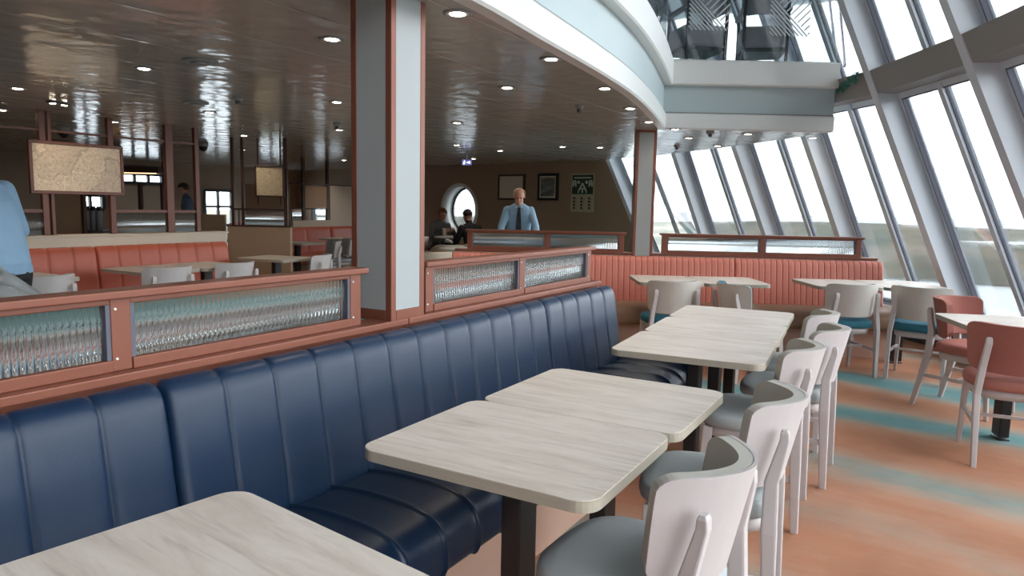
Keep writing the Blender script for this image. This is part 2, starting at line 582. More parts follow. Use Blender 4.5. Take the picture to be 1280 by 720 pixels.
def map_material(name, seed, tint):
    m, N, L, b = base_mat(name, tint, 0.6)
    tc = N.new('ShaderNodeTexCoord')
    mp = N.new('ShaderNodeMapping'); mp.inputs['Location'].default_value = (seed, seed * 0.7, 0)
    L.new(tc.outputs['Object'], mp.inputs['Vector'])
    n1 = N.new('ShaderNodeTexNoise'); n1.inputs['Scale'].default_value = 2.3; n1.inputs['Detail'].default_value = 7
    L.new(mp.outputs['Vector'], n1.inputs['Vector'])
    land = ramp(N, [(0.45, tint), (0.465, [c * 0.62 for c in tint[:3]] + [1]), (0.48, [c * 0.86 for c in tint[:3]] + [1])])
    L.new(n1.outputs['Fac'], land.inputs['Fac'])
    n2 = N.new('ShaderNodeTexNoise'); n2.inputs['Scale'].default_value = 14; n2.inputs['Detail'].default_value = 9; n2.inputs['Distortion'].default_value = 1.4
    L.new(mp.outputs['Vector'], n2.inputs['Vector'])
    line = ramp(N, [(0.40, (1, 1, 1, 1)), (0.47, (0.5, 0.42, 0.36, 1)), (0.53, (1, 1, 1, 1)), (0.62, (0.7, 0.62, 0.55, 1)), (0.68, (1, 1, 1, 1))])
    L.new(n2.outputs['Fac'], line.inputs['Fac'])
    mx = N.new('ShaderNodeMix'); mx.data_type = 'RGBA'; mx.blend_type = 'MULTIPLY'; mx.inputs[0].default_value = 0.6
    L.new(land.outputs['Color'], mx.inputs[6]); L.new(line.outputs['Color'], mx.inputs[7])
    L.new(mx.outputs[2], b.inputs['Base Color'])
    return m


M['map_big'] = map_material('antique_map', 3.1, srgb(240, 222, 198))
M['map_small'] = map_material('small_antique_map', 8.4, srgb(204, 186, 154))


def land_material():
    m, N, L, b = base_mat('heath', (0.2, 0.2, 0.15, 1), 0.9, spec=0.1)
    tc = N.new('ShaderNodeTexCoord')
    mp = N.new('ShaderNodeMapping'); mp.inputs['Scale'].default_value = (0.008, 0.02, 0.06)
    L.new(tc.outputs['Object'], mp.inputs['Vector'])
    n1 = N.new('ShaderNodeTexNoise'); n1.inputs['Scale'].default_value = 1.0; n1.inputs['Detail'].default_value = 9; n1.inputs['Roughness'].default_value = 0.65
    L.new(mp.outputs['Vector'], n1.inputs['Vector'])
    r = ramp(N, [(0.32, (0.056, 0.068, 0.06, 1)), (0.44, (0.085, 0.096, 0.08, 1)), (0.53, (0.125, 0.12, 0.095, 1)), (0.60, (0.17, 0.16, 0.14, 1)), (0.68, (0.085, 0.10, 0.086, 1))])
    L.new(n1.outputs['Fac'], r.inputs['Fac'])
    L.new(r.outputs['Color'], b.inputs['Base Color'])
    return m


M['land'] = land_material()
M['water'] = pmat('sea_water', (0.20, 0.25, 0.28, 1), 0.25, var=0.1, scale=0.05)

# ================================================================== SETTING
CZ = 2.20      # underside of the balcony deck
DZ = 2.86      # top of the balcony deck
ROOF = 5.2


def struct(name, mb, mat, parent=None, smooth=False):
    o = mb.build(name, mat, parent, smooth)
    o['kind'] = 'structure'
    return o


# ---- raked window wall, from the far end to the near end (inner face of the posts at z = 2.2)
wp = [(11.41, 5.0), (10.59, 3.57), (9.65, 2.44), (8.65, 1.42), (7.66, 0.54), (6.43, -0.18), (5.14, -0.78), (3.80, -1.24),
      (2.42, -1.56), (1.01, -1.76), (-0.41, -1.84), (-1.83, -1.85), (-3.25, -1.85), (-4.67, -1.85), (-6.1, -1.85)]
wp = [Vector((x, y)) for x, y in wp]
TR = math.tan(R(25.5))
BW_DIR = (Vector((12.35, 9.44)) - Vector((11.41, 5.0))).normalized()      # back wall runs this way
BW_N = Vector((-BW_DIR.y, BW_DIR.x))                                        # points into the room
nn = len(wp)
tang, norm = [], []
for i in range(nn):
    a = wp[min(i + 1, nn - 1)] - wp[max(i - 1, 0)]
    t = a.normalized()
    tang.append(t)
    norm.append(Vector((-t.y, t.x)))
low_w = at_plane(795, 295, (wp[0].x, wp[0].y, 0), (BW_N.x, BW_N.y, 0))
dv = [n * TR for n in norm]
dv[0] = (low_w.xy - wp[0]) / (2.2 - low_w.z)


def LP(i, z, along=0.0, out=0.0):
    """point on post line i at height z, moved along the wall and outwards"""
    p = wp[i] + dv[i] * (2.2 - z) + tang[i] * along + norm[i] * out
    return Vector((p.x, p.y, z))


for i in range(nn):
    mb = MB()
    rings = []
    for z in (0.0, ROOF):
        rings.append([LP(i, z, 0, 0), LP(i, z, 0.095, 0), LP(i, z, 0.095, 0.30), LP(i, z, 0, 0.30)])
    mb.loft(rings, smooth=False)
    struct('trim_%d' % (i + 1), mb, M['frame_paint'])

def ringframe(mb, cs, i0, i1, hd, nrm):
    """closed rectangular frame between two insets of the quad cs"""
    def inset(d):
        out = []
        for k in range(4):
            e1 = (cs[(k + 1) % 4] - cs[k]).normalized(); e0 = (cs[k - 1] - cs[k]).normalized()
            s_ = max(0.3, e1.cross(e0).length)
            out.append(cs[k] + (e1 + e0) * (d / s_))
        return out
    oo, ii = inset(i0), inset(i1)
    rings = [[oo[k] - nrm * hd, oo[k] + nrm * hd, ii[k] + nrm * hd, ii[k] - nrm * hd] for k in range(4)]
    mb.loft(rings, cap=False, smooth=False, loop=True)


SILL, GB, GT = 0.36, 2.50, 2.70
wn = 0
for i in range(nn - 1):
    # girder between the posts
    mb = MB()
    rings = []
    for (k, al) in ((i, 0.088), (i + 1, 0.008)):
        rings.append([LP(k, GB, al, 0.012), LP(k, GT, al, 0.012), LP(k, GT, al, 0.30), LP(k, GB, al, 0.30)])
    mb.loft(rings, smooth=False)
    struct('trim_%d' % (nn + i + 1), mb, M['girder'])
    for (z0, z1) in ((SILL, GB), (GT, ROOF)):
        wn += 1
        A0, A1 = LP(i, z0, 0.095, 0.22), LP(i, z1, 0.095, 0.22)
        B0, B1 = LP(i + 1, z0, 0, 0.22), LP(i + 1, z1, 0, 0.22)
        nrm = (B0 - A0).cross(A1 - A0).normalized()
        fr = MB()
        ringframe(fr, (A0, B0, B1, A1), -0.035, 0.045, 0.022, nrm)
        w = struct('window_%d' % wn, fr, M['frame_light'])
        gk = MB()
        ringframe(gk, (A0, B0, B1, A1), 0.045, 0.058, 0.024, nrm)
        gk.build('gasket', M['gasket'], w)
        ml = MB()
        m0, m1 = (A0 + B0) / 2, (A1 + B1) / 2
        ml.bar(m0, m1, 0.060, 0.075, nrm)
        o = ml.build('mullion', M['frame_light'], w)
        sd = (B0 - A0).normalized() * 0.034
        for sg_ in (-1, 1):
            g2 = MB()
            g2.bar(m0 + sd * sg_, m1 + sd * sg_, 0.008, 0.022, nrm)
            g2.build('mullion_gasket', M['gasket'], w)
        pn = MB()
        off = nrm * 0.004
        pn.loft([[A0 - off, B0 - off, B1 - off, A1 - off], [A0 + off, B0 + off, B1 + off, A1 + off]], smooth=False)
        pn.build('pane', M['pane'], w)

# low wall and ledge under the windows
mb = MB()
for i in range(nn - 1):
    mb.loft([[LP(k, 0, al, 0.06), LP(k, SILL - 0.03, al, 0.06), LP(k, SILL - 0.03, al, 0.4), LP(k, 0, al, 0.4)] for k, al in ((i, 0.095), (i + 1, 0))], smooth=False)
struct('wall_right', mb, M['dark_grey'])
mb = MB()
for i in range(nn - 1):
    mb.loft([[LP(k, SILL - 0.03, al, 0.03), LP(k, SILL, al, 0.03), LP(k, SILL, al, 0.4), LP(k, SILL - 0.03, al, 0.4)] for k, al in ((i, 0.095), (i + 1, 0))], smooth=False)
struct('trim_%d' % (2 * nn), mb, M['frame_paint'])

# floor
def quadmesh(pts, z):
    mb = MB()
    v = [mb.bm.verts.new((p[0], p[1], z)) for p in pts]
    mb.bm.faces.new(v)
    return mb


fl = [LP(i, 0, 0.1, 0.3).xy for i in range(nn)]
back_far = wp[0] + BW_DIR * 10.2
floor_poly = [(p.x, p.y) for p in fl] + [(-6.1, 15)] + [(back_far.x + 0.3, 15), (back_far.x + 0.3, back_far.y)]
fm = MB()
fm.prism(floor_poly, -0.12, 0.0)
struct('floor', fm, M['carpet'])

# ---- balcony deck: edge curve over the blue bench, then the straight end
def catmull(pts, k=6):
    out = []
    for i in range(len(pts) - 1):
        p0, p1, p2, p3 = pts[max(i - 1, 0)], pts[i], pts[i + 1], pts[min(i + 2, len(pts) - 1)]
        for j in range(k):
            t = j / k
            out.append(0.5 * ((2 * p1) + (-p0 + p2) * t + (2 * p0 - 5 * p1 + 4 * p2 - p3) * t * t + (-p0 + 3 * p1 - 3 * p2 + p3) * t ** 3))
    out.append(pts[-1])
    return out


edge = [Vector(p) for p in ((-6.1, 3.5), (-3.5, 2.55), (-1.2, 1.95), (0.4, 1.70), (1.5, 1.64), (2.4, 1.66), (3.1, 1.735), (3.9, 1.82), (4.7, 1.93), (5.5, 2.09), (6.25, 2.27), (7.02, 2.47))]
edge = catmull(edge, 5)
END = Vector((7.90, 1.01))
corner = edge[-1]
wl = [LP(i, 2.55, 0, -0.03).xy for i in (3, 2, 1, 0)]
deck = [(p.x, p.y) for p in edge] + [(END.x, END.y)] + [(p.x, p.y) for p in wl] + [(back_far.x, 15.0), (-6.1, 15.0)]
mb = MB()
mb.prism(deck, CZ, CZ + 0.03)
struct('ceiling', mb, M['ceiling'])
mb = MB()
mb.prism(deck, CZ + 0.03, DZ - 0.02)
struct('wall_balcony', mb, M['fascia_blue'])


def band(pts, z0, z1, out, inn):
    """profiled strip along a polyline (left side = room side)"""
    mb = MB()
    rings = []
    n = len(pts)
    for i, p in enumerate(pts):
        t0 = (pts[i] - pts[i - 1]).normalized() if i > 0 else None
        t1 = (pts[i + 1] - pts[i]).normalized() if i < n - 1 else None
        if t0 is None: t0 = t1
        if t1 is None: t1 = t0
        na = Vector((t0.y, -t0.x)); nb = Vector((t1.y, -t1.x))
        m = (na + nb)
        m = m / max(0.3, m.length_squared / 2) if m.length > 0 else na
        o, q = p + m * out, p - m * inn
        b = 0.012
        o1 = p + m * (out - b)
        rings.append([Vector((q.x, q.y, z0)), Vector((o1.x, o1.y, z0)), Vector((o.x, o.y, z0 + b)), Vector((o.x, o.y, z1 - b)), Vector((o1.x, o1.y, z1)), Vector((q.x, q.y, z1))])
    mb.loft(rings, smooth=False)
    return mb


full = edge + [END]
struct('trim_40', band(full, CZ - 0.004, CZ + 0.15, 0.030, 0.05), M['white_paint'])
struct('trim_41', band(full, CZ + 0.42, DZ, 0.085, 0.05), M['white_paint'])
struct('trim_42', band(full, CZ + 0.15, CZ + 0.165, 0.012, 0.05), M['girder'])

# upper roof
mb = MB()
mb.box((4, 6.2, ROOF + 0.06), (21, 18, 0.12))
struct('ceiling.001', mb, M['white_ceiling'])

# ---- back wall with the round window
bw0 = wp[0]
low_s = (low_w.xy - wp[0]).dot(BW_DIR) / (2.2 - low_w.z)      # slide of the raked edge per metre of drop


def BW(s, z, off=0.0):
    p = bw0 + BW_DIR * s + BW_N * off
    return Vector((p.x, p.y, z))


def bw_at(px, py):
    P = at_plane(px, py, (bw0.x, bw0.y, 0), (BW_N.x, BW_N.y, 0))
    return (P.xy - bw0).dot(BW_DIR), P.z


ps, pz = bw_at(574, 263)
PR = 0.5
mb = MB()
th = 0.10


def wq(pts):
    mb.loft([[BW(s, z, 0) for s, z in pts], [BW(s, z, -th) for s, z in pts]], smooth=False)


hs = 0.75
wq([(low_s * 2.2, 0), (ps - hs, 0), (ps - hs, ROOF), (-low_s * (ROOF - 2.2), ROOF)])
h0, h1, hz0, hz1 = bw_at(431, 280)[0], bw_at(389, 280)[0], 0.25, 1.62
wq([(ps + hs, 0), (h0, 0), (h0, ROOF), (ps + hs, ROOF)])
if h1 < 10.3:
    wq([(h1, 0), (10.4, 0), (10.4, ROOF), (h1, ROOF)])
wq([(h0, 0), (h1, 0), (h1, hz0), (h0, hz0)])
wq([(h0, hz1), (h1, hz1), (h1, ROOF), (h0, ROOF)])
wq([(ps - hs, 0), (ps + hs, 0), (ps + hs, pz - hs), (ps - hs, pz - hs)])
wq([(ps - hs, pz + hs), (ps + hs, pz + hs), (ps + hs, ROOF), (ps - hs, ROOF)])
NC = 48
sq, ci = [], []
for k in range(NC):
    a = 2 * PI * k / NC
    c, s = math.cos(a), math.sin(a)
    m = max(abs(c), abs(s))
    sq.append((ps + hs * c / m, pz + hs * s / m))
    ci.append((ps + PR * c, pz + PR * s))
for off in (0, -th):
    va = [mb.bm.verts.new(BW(s, z, off)) for s, z in sq]
    vb = [mb.bm.verts.new(BW(s, z, off)) for s, z in ci]
    for k in range(NC):
        mb.bm.faces.new((va[k], va[(k + 1) % NC], vb[(k + 1) % NC], vb[k]))
o = mb.build('wall_back', M['brown_wall'], recalc=False)
o['kind'] = 'structure'
fr = MB()
cq = (BW(h0, hz0, -0.05), BW(h1, hz0, -0.05), BW(h1, hz1, -0.05), BW(h0, hz1, -0.05))
ringframe(fr, cq, -0.02, 0.06, 0.04, Vector((BW_N.x, BW_N.y, 0)))
fr.bar((cq[0] + cq[1]) / 2, (cq[2] + cq[3]) / 2, 0.05, 0.05, (BW_N.x, BW_N.y, 0))
wb_ = struct('window_66', fr, M['dark_grey'])
pn = MB(); pn.loft([[p + Vector((BW_N.x, BW_N.y, 0)) * o for p in cq] for o in (-0.004, 0.004)], smooth=False)
pn.build('pane', M['pane'], wb_)
# the deep white reveal with its rim, and the pane at the outer end
mb = MB()
def ringpts(r, off): return [BW(ps + r * math.cos(2 * PI * k / NC), pz + r * math.sin(2 * PI * k / NC), off) for k in range(NC)]
mb.loft([ringpts(PR + 0.06, 0.0), ringpts(PR + 0.06, 0.02), ringpts(PR - 0.005, 0.02), ringpts(PR - 0.02, -0.28), ringpts(PR + 0.06, -0.28), ringpts(PR + 0.06, 0.0)], cap=False)
pw = struct('window_60', mb, M['white_paint'])
mb = MB()
mb.loft([ringpts(PR - 0.015, -0.27), ringpts(PR - 0.015, -0.24), ringpts(PR - 0.05, -0.24), ringpts(PR - 0.05, -0.27), ringpts(PR - 0.015, -0.27)], cap=False)
mb.build('rim', M['dark_grey'], pw)
mb = MB()
mb.loft([ringpts(PR - 0.02, -0.268), ringpts(PR - 0.02, -0.260)], smooth=False)
mb.build('pane', M['pane'], pw)

# ---- left wall with two windows, end wall behind the camera
LWY = 14.8


def holed_wall(name, y, x0, x1, z0, z1, holes, mat, thick=0.12):
    """wall in the plane Y = y with rectangular holes"""
    mb = MB()
    xs = sorted({x0, x1, *[h[0] for h in holes], *[h[1] for h in holes]})
    for a, b in zip(xs, xs[1:]):
        hh = [h for h in holes if h[0] <= a + 1e-6 and h[1] >= b - 1e-6]
        zs = [z0]
        for h in sorted(hh, key=lambda q: q[2]): zs += [h[2], h[3]]
        zs.append(z1)
        for k in range(0, len(zs), 2):
            mb.box(((a + b) / 2, y + thick / 2, (zs[k] + zs[k + 1]) / 2), (b - a, thick, zs[k + 1] - zs[k]))
    return struct(name, mb, mat)


wa0, wa1 = at_y(256, 260, LWY).x, at_y(291, 260, LWY).x
holes = [(wa0, wa1, 0.25, 1.62)]
for a_, b_, z0_, z1_ in ((97, 129, 1.15, 1.66), (152, 204, 1.72, 2.06), (325, 357, 0.25, 1.62)):
    holes.append((at_y(a_, 240, LWY).x, at_y(b_, 240, LWY).x, z0_, z1_))
holed_wall('wall_left', LWY, -6.1, back_far.x + 0.2, 0, ROOF, holes, M['brown_wall'])
for k, (x0, x1, z0, z1) in enumerate(holes):
    fr = MB()
    for p, q in (((x0, z0), (x1, z0)), ((x0, z1), (x1, z1)), ((x0, z0), (x0, z1)), ((x1, z0), (x1, z1))):
        fr.bar((p[0], LWY + 0.03, p[1]), (q[0], LWY + 0.03, q[1]), 0.07, 0.09, (0, 1, 0))
    nv = (2, 2, 3, 2)[k]
    for j in range(1, nv):
        x = x0 + (x1 - x0) * j / nv
        fr.bar((x, LWY + 0.04, z0), (x, LWY + 0.04, z1), 0.05, 0.06, (0, 1, 0))
    for z in ((z0 + (z1 - z0) * 0.4, z0 + (z1 - z0) * 0.72) if k == 0 else (z0 + (z1 - z0) * 0.55,)):
        fr.bar((x0, LWY + 0.04, z), (x1, LWY + 0.04, z), 0.05, 0.06, (0, 1, 0))
    w = struct('window_%d' % (61 + k), fr, M['dark_grey'])
    pn = MB()
    pn.box(((x0 + x1) / 2, LWY + 0.06, (z0 + z1) / 2), (x1 - x0, 0.008, z1 - z0))
    pn.build('pane', M['pane'], w)
mb = MB()
mb.box((-6.16, 6.4, ROOF / 2), (0.12, 17, ROOF))
struct('wall_behind', mb, M['white_ceiling'])

# outside: land, water
mb = MB()
rows = []
random.seed(3)
for i, d in enumerate((275, 300, 340, 390, 450, 530, 620, 730, 860, 1000)):
    row = []
    for j in range(-10, 41):
        a = R(-70 + j * 3.2)
        h = -19.0 + (2.2 * math.sin(j * 0.55 + i * 0.9) + 1.8 * math.sin(j * 0.23 - i * 1.7)) * (0.35 + d / 900)
        if i == 0: h = -21.6
        if i == 9: h = -14.5 + 2.0 * math.sin(j * 0.35) + 1.4 * math.sin(j * 0.8 + 1)
        if i == 8: h += 1.5
        row.append(mb.bm.verts.new((8 + d * math.cos(a), d * math.sin(a), h)))
    rows.append(row)
for a, b in zip(rows, rows[1:]):
    for j in range(len(a) - 1):
        f = mb.bm.faces.new((a[j], a[j + 1], b[j + 1], b[j]))
        f.smooth = True
struct('terrain', mb, M['land'])
mb = MB()
mb.box((0, 0, -22.0), (9000, 9000, 0.5))
struct('sea', mb, M['water'])

# world: bright overcast sky
wd = bpy.data.worlds.new('overcast')
scene.world = wd
wd.use_nodes = True
N, L = wd.node_tree.nodes, wd.node_tree.links
bg = N['Background']
tc = N.new('ShaderNodeTexCoord')
sx = N.new('ShaderNodeSeparateXYZ')
L.new(tc.outputs['Generated'], sx.inputs[0])
rp = ramp(N, [(0.0, (0.93, 0.965, 1, 1)), (0.5, (0.93, 0.965, 1, 1)), (1.0, (0.98, 0.99, 1.0, 1))])
mr = N.new('ShaderNodeMapRange'); mr.inputs[1].default_value = -1; mr.inputs[2].default_value = 1
L.new(sx.outputs['Z'], mr.inputs[0]); L.new(mr.outputs[0], rp.inputs['Fac'])
L.new(rp.outputs['Color'], bg.inputs['Color'])
bg.inputs['Strength'].default_value = 7.0

# ================================================================== COLUMNS
def column(name, loc, rz, w, z0, z1, label):
    root = empty(name, loc, rz, kind='structure')
    core = MB()
    core.box((0, 0, (z0 + z1) / 2), (w - 0.03, w - 0.03, z1 - z0))
    core.build('core', M['copper'], root)
    t = 0.030
    for k, (dx, dy) in enumerate(((1, 0), (-1, 0), (0, 1), (0, -1))):
        p = MB()
        zc, zh = (z0 + z1) / 2, (z1 - z0) - 0.09
        p.box((dx * (w / 2 - 0.008), dy * (w / 2 - 0.008), zc), (0.012 if dx else w - 2 * t, 0.012 if dy else w - 2 * t, zh))
        p.build('panel', M['panel_white'], root)
        b = MB()
        for zz in (z0 + 0.022, z1 - 0.022):
            b.box((dx * (w / 2 - 0.006), dy * (w / 2 - 0.006), zz), (0.014 if dx else w - 2 * t, 0.014 if dy else w - 2 * t, 0.044), bev=0.002)
        b.build('rail', M['copper'], root)
    for sx in (-1, 1):
        for sy in (-1, 1):
            c = MB()
            c.box((sx * (w / 2 - t / 2), sy * (w / 2 - t / 2), (z0 + z1) / 2), (t, t, z1 - z0), bev=0.003)
            c.build('corner_trim', M['copper'], root)
    return root


column('column', (2.255, 1.945, 0), 0, 0.21, 0.93, CZ + 0.1, '')
CB = Vector((6.85, 2.80))                      # coral bench: seat/back junction line
CD = Vector((math.cos(R(-62)), math.sin(R(-62))))
CN = Vector((-0.8829, -0.4695))                 # towards the room


def CP(s, off, z=0.0):
    p = CB + CD * s + CN * off
    return Vector((p.x, p.y, z))


cc = CP(0.24, -0.27)
column('column', (cc.x, cc.y, 0), R(-62), 0.21, 0.0, CZ + 0.02, '')

# ================================================================== BENCHES
def channel_strip(x0, x1, seams, prof, bulge, nsub=10, end_round=0.020):
    """upholstery running along local X; prof = [(y, z)] closed-open profile with seams pressed in at the given x"""
    mb = MB()
    # profile normals
    k = len(prof)
    nr = []
    for i in range(k):
        a = Vector(prof[max(i - 1, 0)]); b = Vector(prof[min(i + 1, k - 1)])
        d = (b - a).normalized()
        nr.append(Vector((-d.y, d.x)))
    cuts = [x0] + list(seams) + [x1]
    xs = []
    for a, b in zip(cuts, cuts[1:]):
        w = b - a
        for j in range(nsub):
            t = j / nsub
            tt = 0.5 - 0.5 * math.cos(PI * t)
            u = abs(2 * tt - 1)
            xs.append((a + w * tt, bulge * (1 - u ** 12) ** 0.5 - bulge))
    xs.append((x1, -bulge))
    rings = []
    for x, d in xs:
        e = min(x - x0, x1 - x)
        dd = d
        if e < end_round:
            dd = d - end_round * (1 - math.sqrt(max(0, 1 - (1 - e / end_round) ** 2)))
        rings.append([Vector((x, p[0] - n.x * dd, p[1] - n.y * dd)) for p, n in zip(prof, nr)])
    mb.loft(rings, cap=True, smooth=True)
    return mb


def smooth_prof(pts, k=4):
    v = [Vector(p) for p in pts]
    return [(p.x, p.y) for p in catmull(v, k)]


# back: front face leaning back, rounded top, rear; y grows towards the rear
BACK = smooth_prof([(0.0, 0.40), (0.010, 0.50), (0.035, 0.68), (0.058, 0.83), (0.073, 0.885), (0.100, 0.914), (0.135, 0.918), (0.150, 0.890), (0.152, 0.80), (0.152, 0.42)], 4)
SEAT = smooth_prof([(0.02, 0.30), (0.02, 0.43), (0.0, 0.447), (-0.12, 0.462), (-0.28, 0.462), (-0.39, 0.447), (-0.445, 0.405), (-0.462, 0.345), (-0.455, 0.285), (-0.40, 0.27), (-0.1, 0.27)], 4)


def rev(p): return p[::-1]


def banquette(name, loc, rz, label, segs, pitch_, mats, bulge, x0, x1, plinth_front=-0.38, sb=None, seat_pitch=None, top=0.0, group=None):
    root = empty(name, loc, rz, label, 'bench', group)
    bp = [(y, z + (top if z > 0.6 else 0)) for y, z in BACK]
    for a, b in zip(segs, segs[1:]):
        n = max(1, round((b - a) / pitch_))
        sm = [a + (b - a) * i / n for i in range(1, n)]
        channel_strip(a + 0.002, b - 0.002, sm, rev(bp), bulge).build('backrest', mats[0], root, smooth=True)
    for a, b in zip(segs, segs[1:]):
        if seat_pitch:
            n = max(1, round((b - a) / seat_pitch))
            sm = [a + (b - a) * i / n for i in range(1, n)]
        else:
            sm = []
        channel_strip(a + 0.002, b - 0.002, sm, rev(SEAT), bulge if seat_pitch else 0.004).build('seat', mats[1], root, smooth=True)
    p = MB()
    p.box(((x0 + x1) / 2, (plinth_front + 0.148) / 2, 0.135), (x1 - x0 - 0.02, 0.148 - plinth_front, 0.27))
    p.build('plinth', mats[2], root)
    return root


banquette('banquette', (0, 1.675, 0), 0, 'long navy blue channelled leather bench along the copper partition',
          [-1.05, 1.13, 3.28, 4.20], 0.182, (M['navy'], M['navy'], M['plinth']), 0.010, -1.05, 4.20, seat_pitch=0.182, top=-0.012)
coral = banquette('banquette', (CB.x, CB.y, 0), R(-62), 'coral leather bench with narrow vertical pleats by the raked windows',
          [-1.76, 1.18, 2.68], 0.0605, (M['coral'], M['tan'], M['plinth']), 0.010, -1.76, 2.68, top=-0.015)
banquette('banquette', (0, 7.03, 0), 0, 'terracotta leather bench against the low beige wall with hanging map above',
          [-0.6, 1.65, 3.90, 5.42], 0.225, (M['coral_dark'], M['coral_dark'], M['brown_panel']), 0.012, -0.6, 5.42)
banquette('banquette', (0, 10.2, 0), 0, 'small far terracotta bench below the tall beige panel',
          [8.9, 10.2, 12.0], 0.6, (M['coral_dark'], M['coral_dark'], M['brown_panel']), 0.010, 8.9, 12.0)


# ================================================================== GLAZED PARTITIONS
def flute_panel(x0, x1, z0, z1, y=0.0, period=0.0175, depth=0.0035, th=0.006):
    mb = MB()
    n = max(4, round((x1 - x0) / period)) * 6
    fr_, bk = [], []
    for i in range(n + 1):
        x = x0 + (x1 - x0) * i / n
        yy = y - th / 2 - depth * abs(math.sin(PI * i / 6))
        fr_.append((mb.bm.verts.new((x, yy, z0)), mb.bm.verts.new((x, yy, z1))))
    vb = [mb.bm.verts.new(p) for p in ((x0, y + th / 2, z0), (x0, y + th / 2, z1), (x1, y + th / 2, z0), (x1, y + th / 2, z1))]
    for a, b in zip(fr_, fr_[1:]):
        f = mb.bm.faces.new((a[0], b[0], b[1], a[1]))
        f.smooth = True
    mb.bm.faces.new((vb[0], vb[1], vb[3], vb[2]))
    mb.bm.faces.new([vb[0]] + [vb[2]] + [p[0] for p in fr_[::-1]])
    mb.bm.faces.new([vb[1]] + [p[1] for p in fr_] + [vb[3]])
    mb.bm.faces.new((vb[1], vb[0], fr_[0][0], fr_[0][1]))
    mb.bm.faces.new((vb[2], vb[3], fr_[-1][1], fr_[-1][0]))
    return mb


def partition(name, loc, rz, label, posts, z_led, z_cap, base=None, pw=0.055, mat=None, screws=True, ledge=None, over=(0.02, 0.02), ledges=None):
    mat = mat or M['copper']
    root = empty(name, loc, rz, label, 'partition')
    a, b = posts[0], posts[-1]
    if base:
        w = MB(); w.box(((base[0] + base[1]) / 2, base[2], (z_led - 0.03) / 2), (base[1] - base[0], base[3], z_led - 0.03))
        w.build('base_wall', base[4], root)
    if ledge:
        w = MB(); w.box(((ledge[0] + ledge[1]) / 2, (ledge[2] + ledge[3]) / 2, z_led - 0.013), (ledge[1] - ledge[0], ledge[3] - ledge[2], 0.026), bev=0.004)
        w.build('ledge', mat, root)
    for p in posts:
        m = MB(); m.box((p, 0, (z_led + z_cap) / 2), (pw, 0.045, z_cap - z_led), bev=0.003)
        po = m.build('post', mat, root)
        if screws:
            for zz in (z_led + 0.035, z_cap - 0.05):
                s = MB(); s.cyl((p - pw * 0.30, -0.0225, zz), (p - pw * 0.30, -0.0265, zz), 0.0035, n=10)
                s.build('screw', M['white_paint'], po)
    c = MB(); c.box(((a + b) / 2, -0.004, z_cap - 0.011), (b - a + pw + over[0] + over[1], 0.085, 0.022), bev=0.004)
    c.build('cap_rail', mat, root)
    for p, q in zip(posts, posts[1:]):
        x0, x1 = p + pw / 2, q - pw / 2
        f = MB()
        f.box(((x0 + x1) / 2, -0.012, z_led + 0.016), (x1 - x0, 0.03, 0.032), bev=0.003)
        f.box(((x0 + x1) / 2, -0.006, z_cap - 0.030), (x1 - x0, 0.03, 0.018), bev=0.003)
        f.build('bead', mat, root)
        for xx in (x0 + 0.006, x1 - 0.006):
            sb_ = MB(); sb_.box((xx, -0.006, (z_led + z_cap) / 2), (0.012, 0.026, z_cap - z_led - 0.03))
            sb_.build('gasket', M['gasket'], root)
        flute_panel(x0 + 0.006, x1 - 0.006, z_led + 0.025, z_cap - 0.03).build('glass_panel', M['reeded'], root)
    return root


partition('partition', (0, 1.895, 0), 0, 'copper framed low reeded glass partition left of the big white column',
          [-1.2, -0.3, 0.22, 1.085, 1.985][1:], 0.935, 1.155, base=(-0.5, 2.25, 0.01, 0.10, M['copper']), ledge=(-0.5, 2.25, -0.062, 0.06))
partition('partition', (0, 1.895, 0), 0, 'copper framed low reeded glass partition between the big white column and the coral bench',
          [2.44, 3.235, 4.07], 0.935, 1.155, base=(2.255, 4.18, 0.01, 0.10, M['copper']), ledge=(2.255, 4.18, -0.062, 0.06))
pc = CP(0, -0.20)
partition('partition', (pc.x, pc.y, 0), R(-62), 'copper framed reeded glass screen behind the coral bench, left of the slim column',
          [-1.58, -0.76, 0.02], 0.935, 1.145, base=(-1.74, 0.24, 0.0, 0.06, M['beige_panel']), ledge=(-1.74, 0.24, -0.03, 0.07), screws=False)
partition('partition', (pc.x, pc.y, 0), R(-62), 'copper framed reeded glass screen behind the coral bench, in front of the raked windows',
          [0.47, 1.48, 2.46], 0.935, 1.145, base=(0.245, 2.66, 0.0, 0.06, M['beige_panel']), ledge=(0.245, 2.66, -0.03, 0.07), screws=False)

# ================================================================== TABLES
def make_table(name='dining_table', w=0.585, d=0.69, h=0.745):
    root = empty(name)
    top = MB()
    th = 0.030
    top.prism(rrect(w, d, 0.055, 6), h - th, h - 0.003)
    o = top.build('tabletop_edge', M['table_edge'], root)
    t2 = MB()
    t2.prism(rrect(w - 0.001, d - 0.001, 0.055, 6), h - 0.003, h, bev=0.0012)
    t2.build('tabletop', M['table'], root)
    leg = MB()
    leg.box((0, 0, h / 2 - 0.01), (0.105, 0.060, h - th - 0.03), bev=0.006)
    leg.build('leg', M['black'], root)
    pl = MB()
    pl.box((0, 0, h - th - 0.006), (0.30, 0.40, 0.010), bev=0.002)
    pl.build('mounting_plate', M['black'], root)
    ft = MB()
    ft.box((0, 0, 0.004), (0.112, 0.066, 0.008), bev=0.002)
    ft.build('base_plate', M['black'], root)
    return root


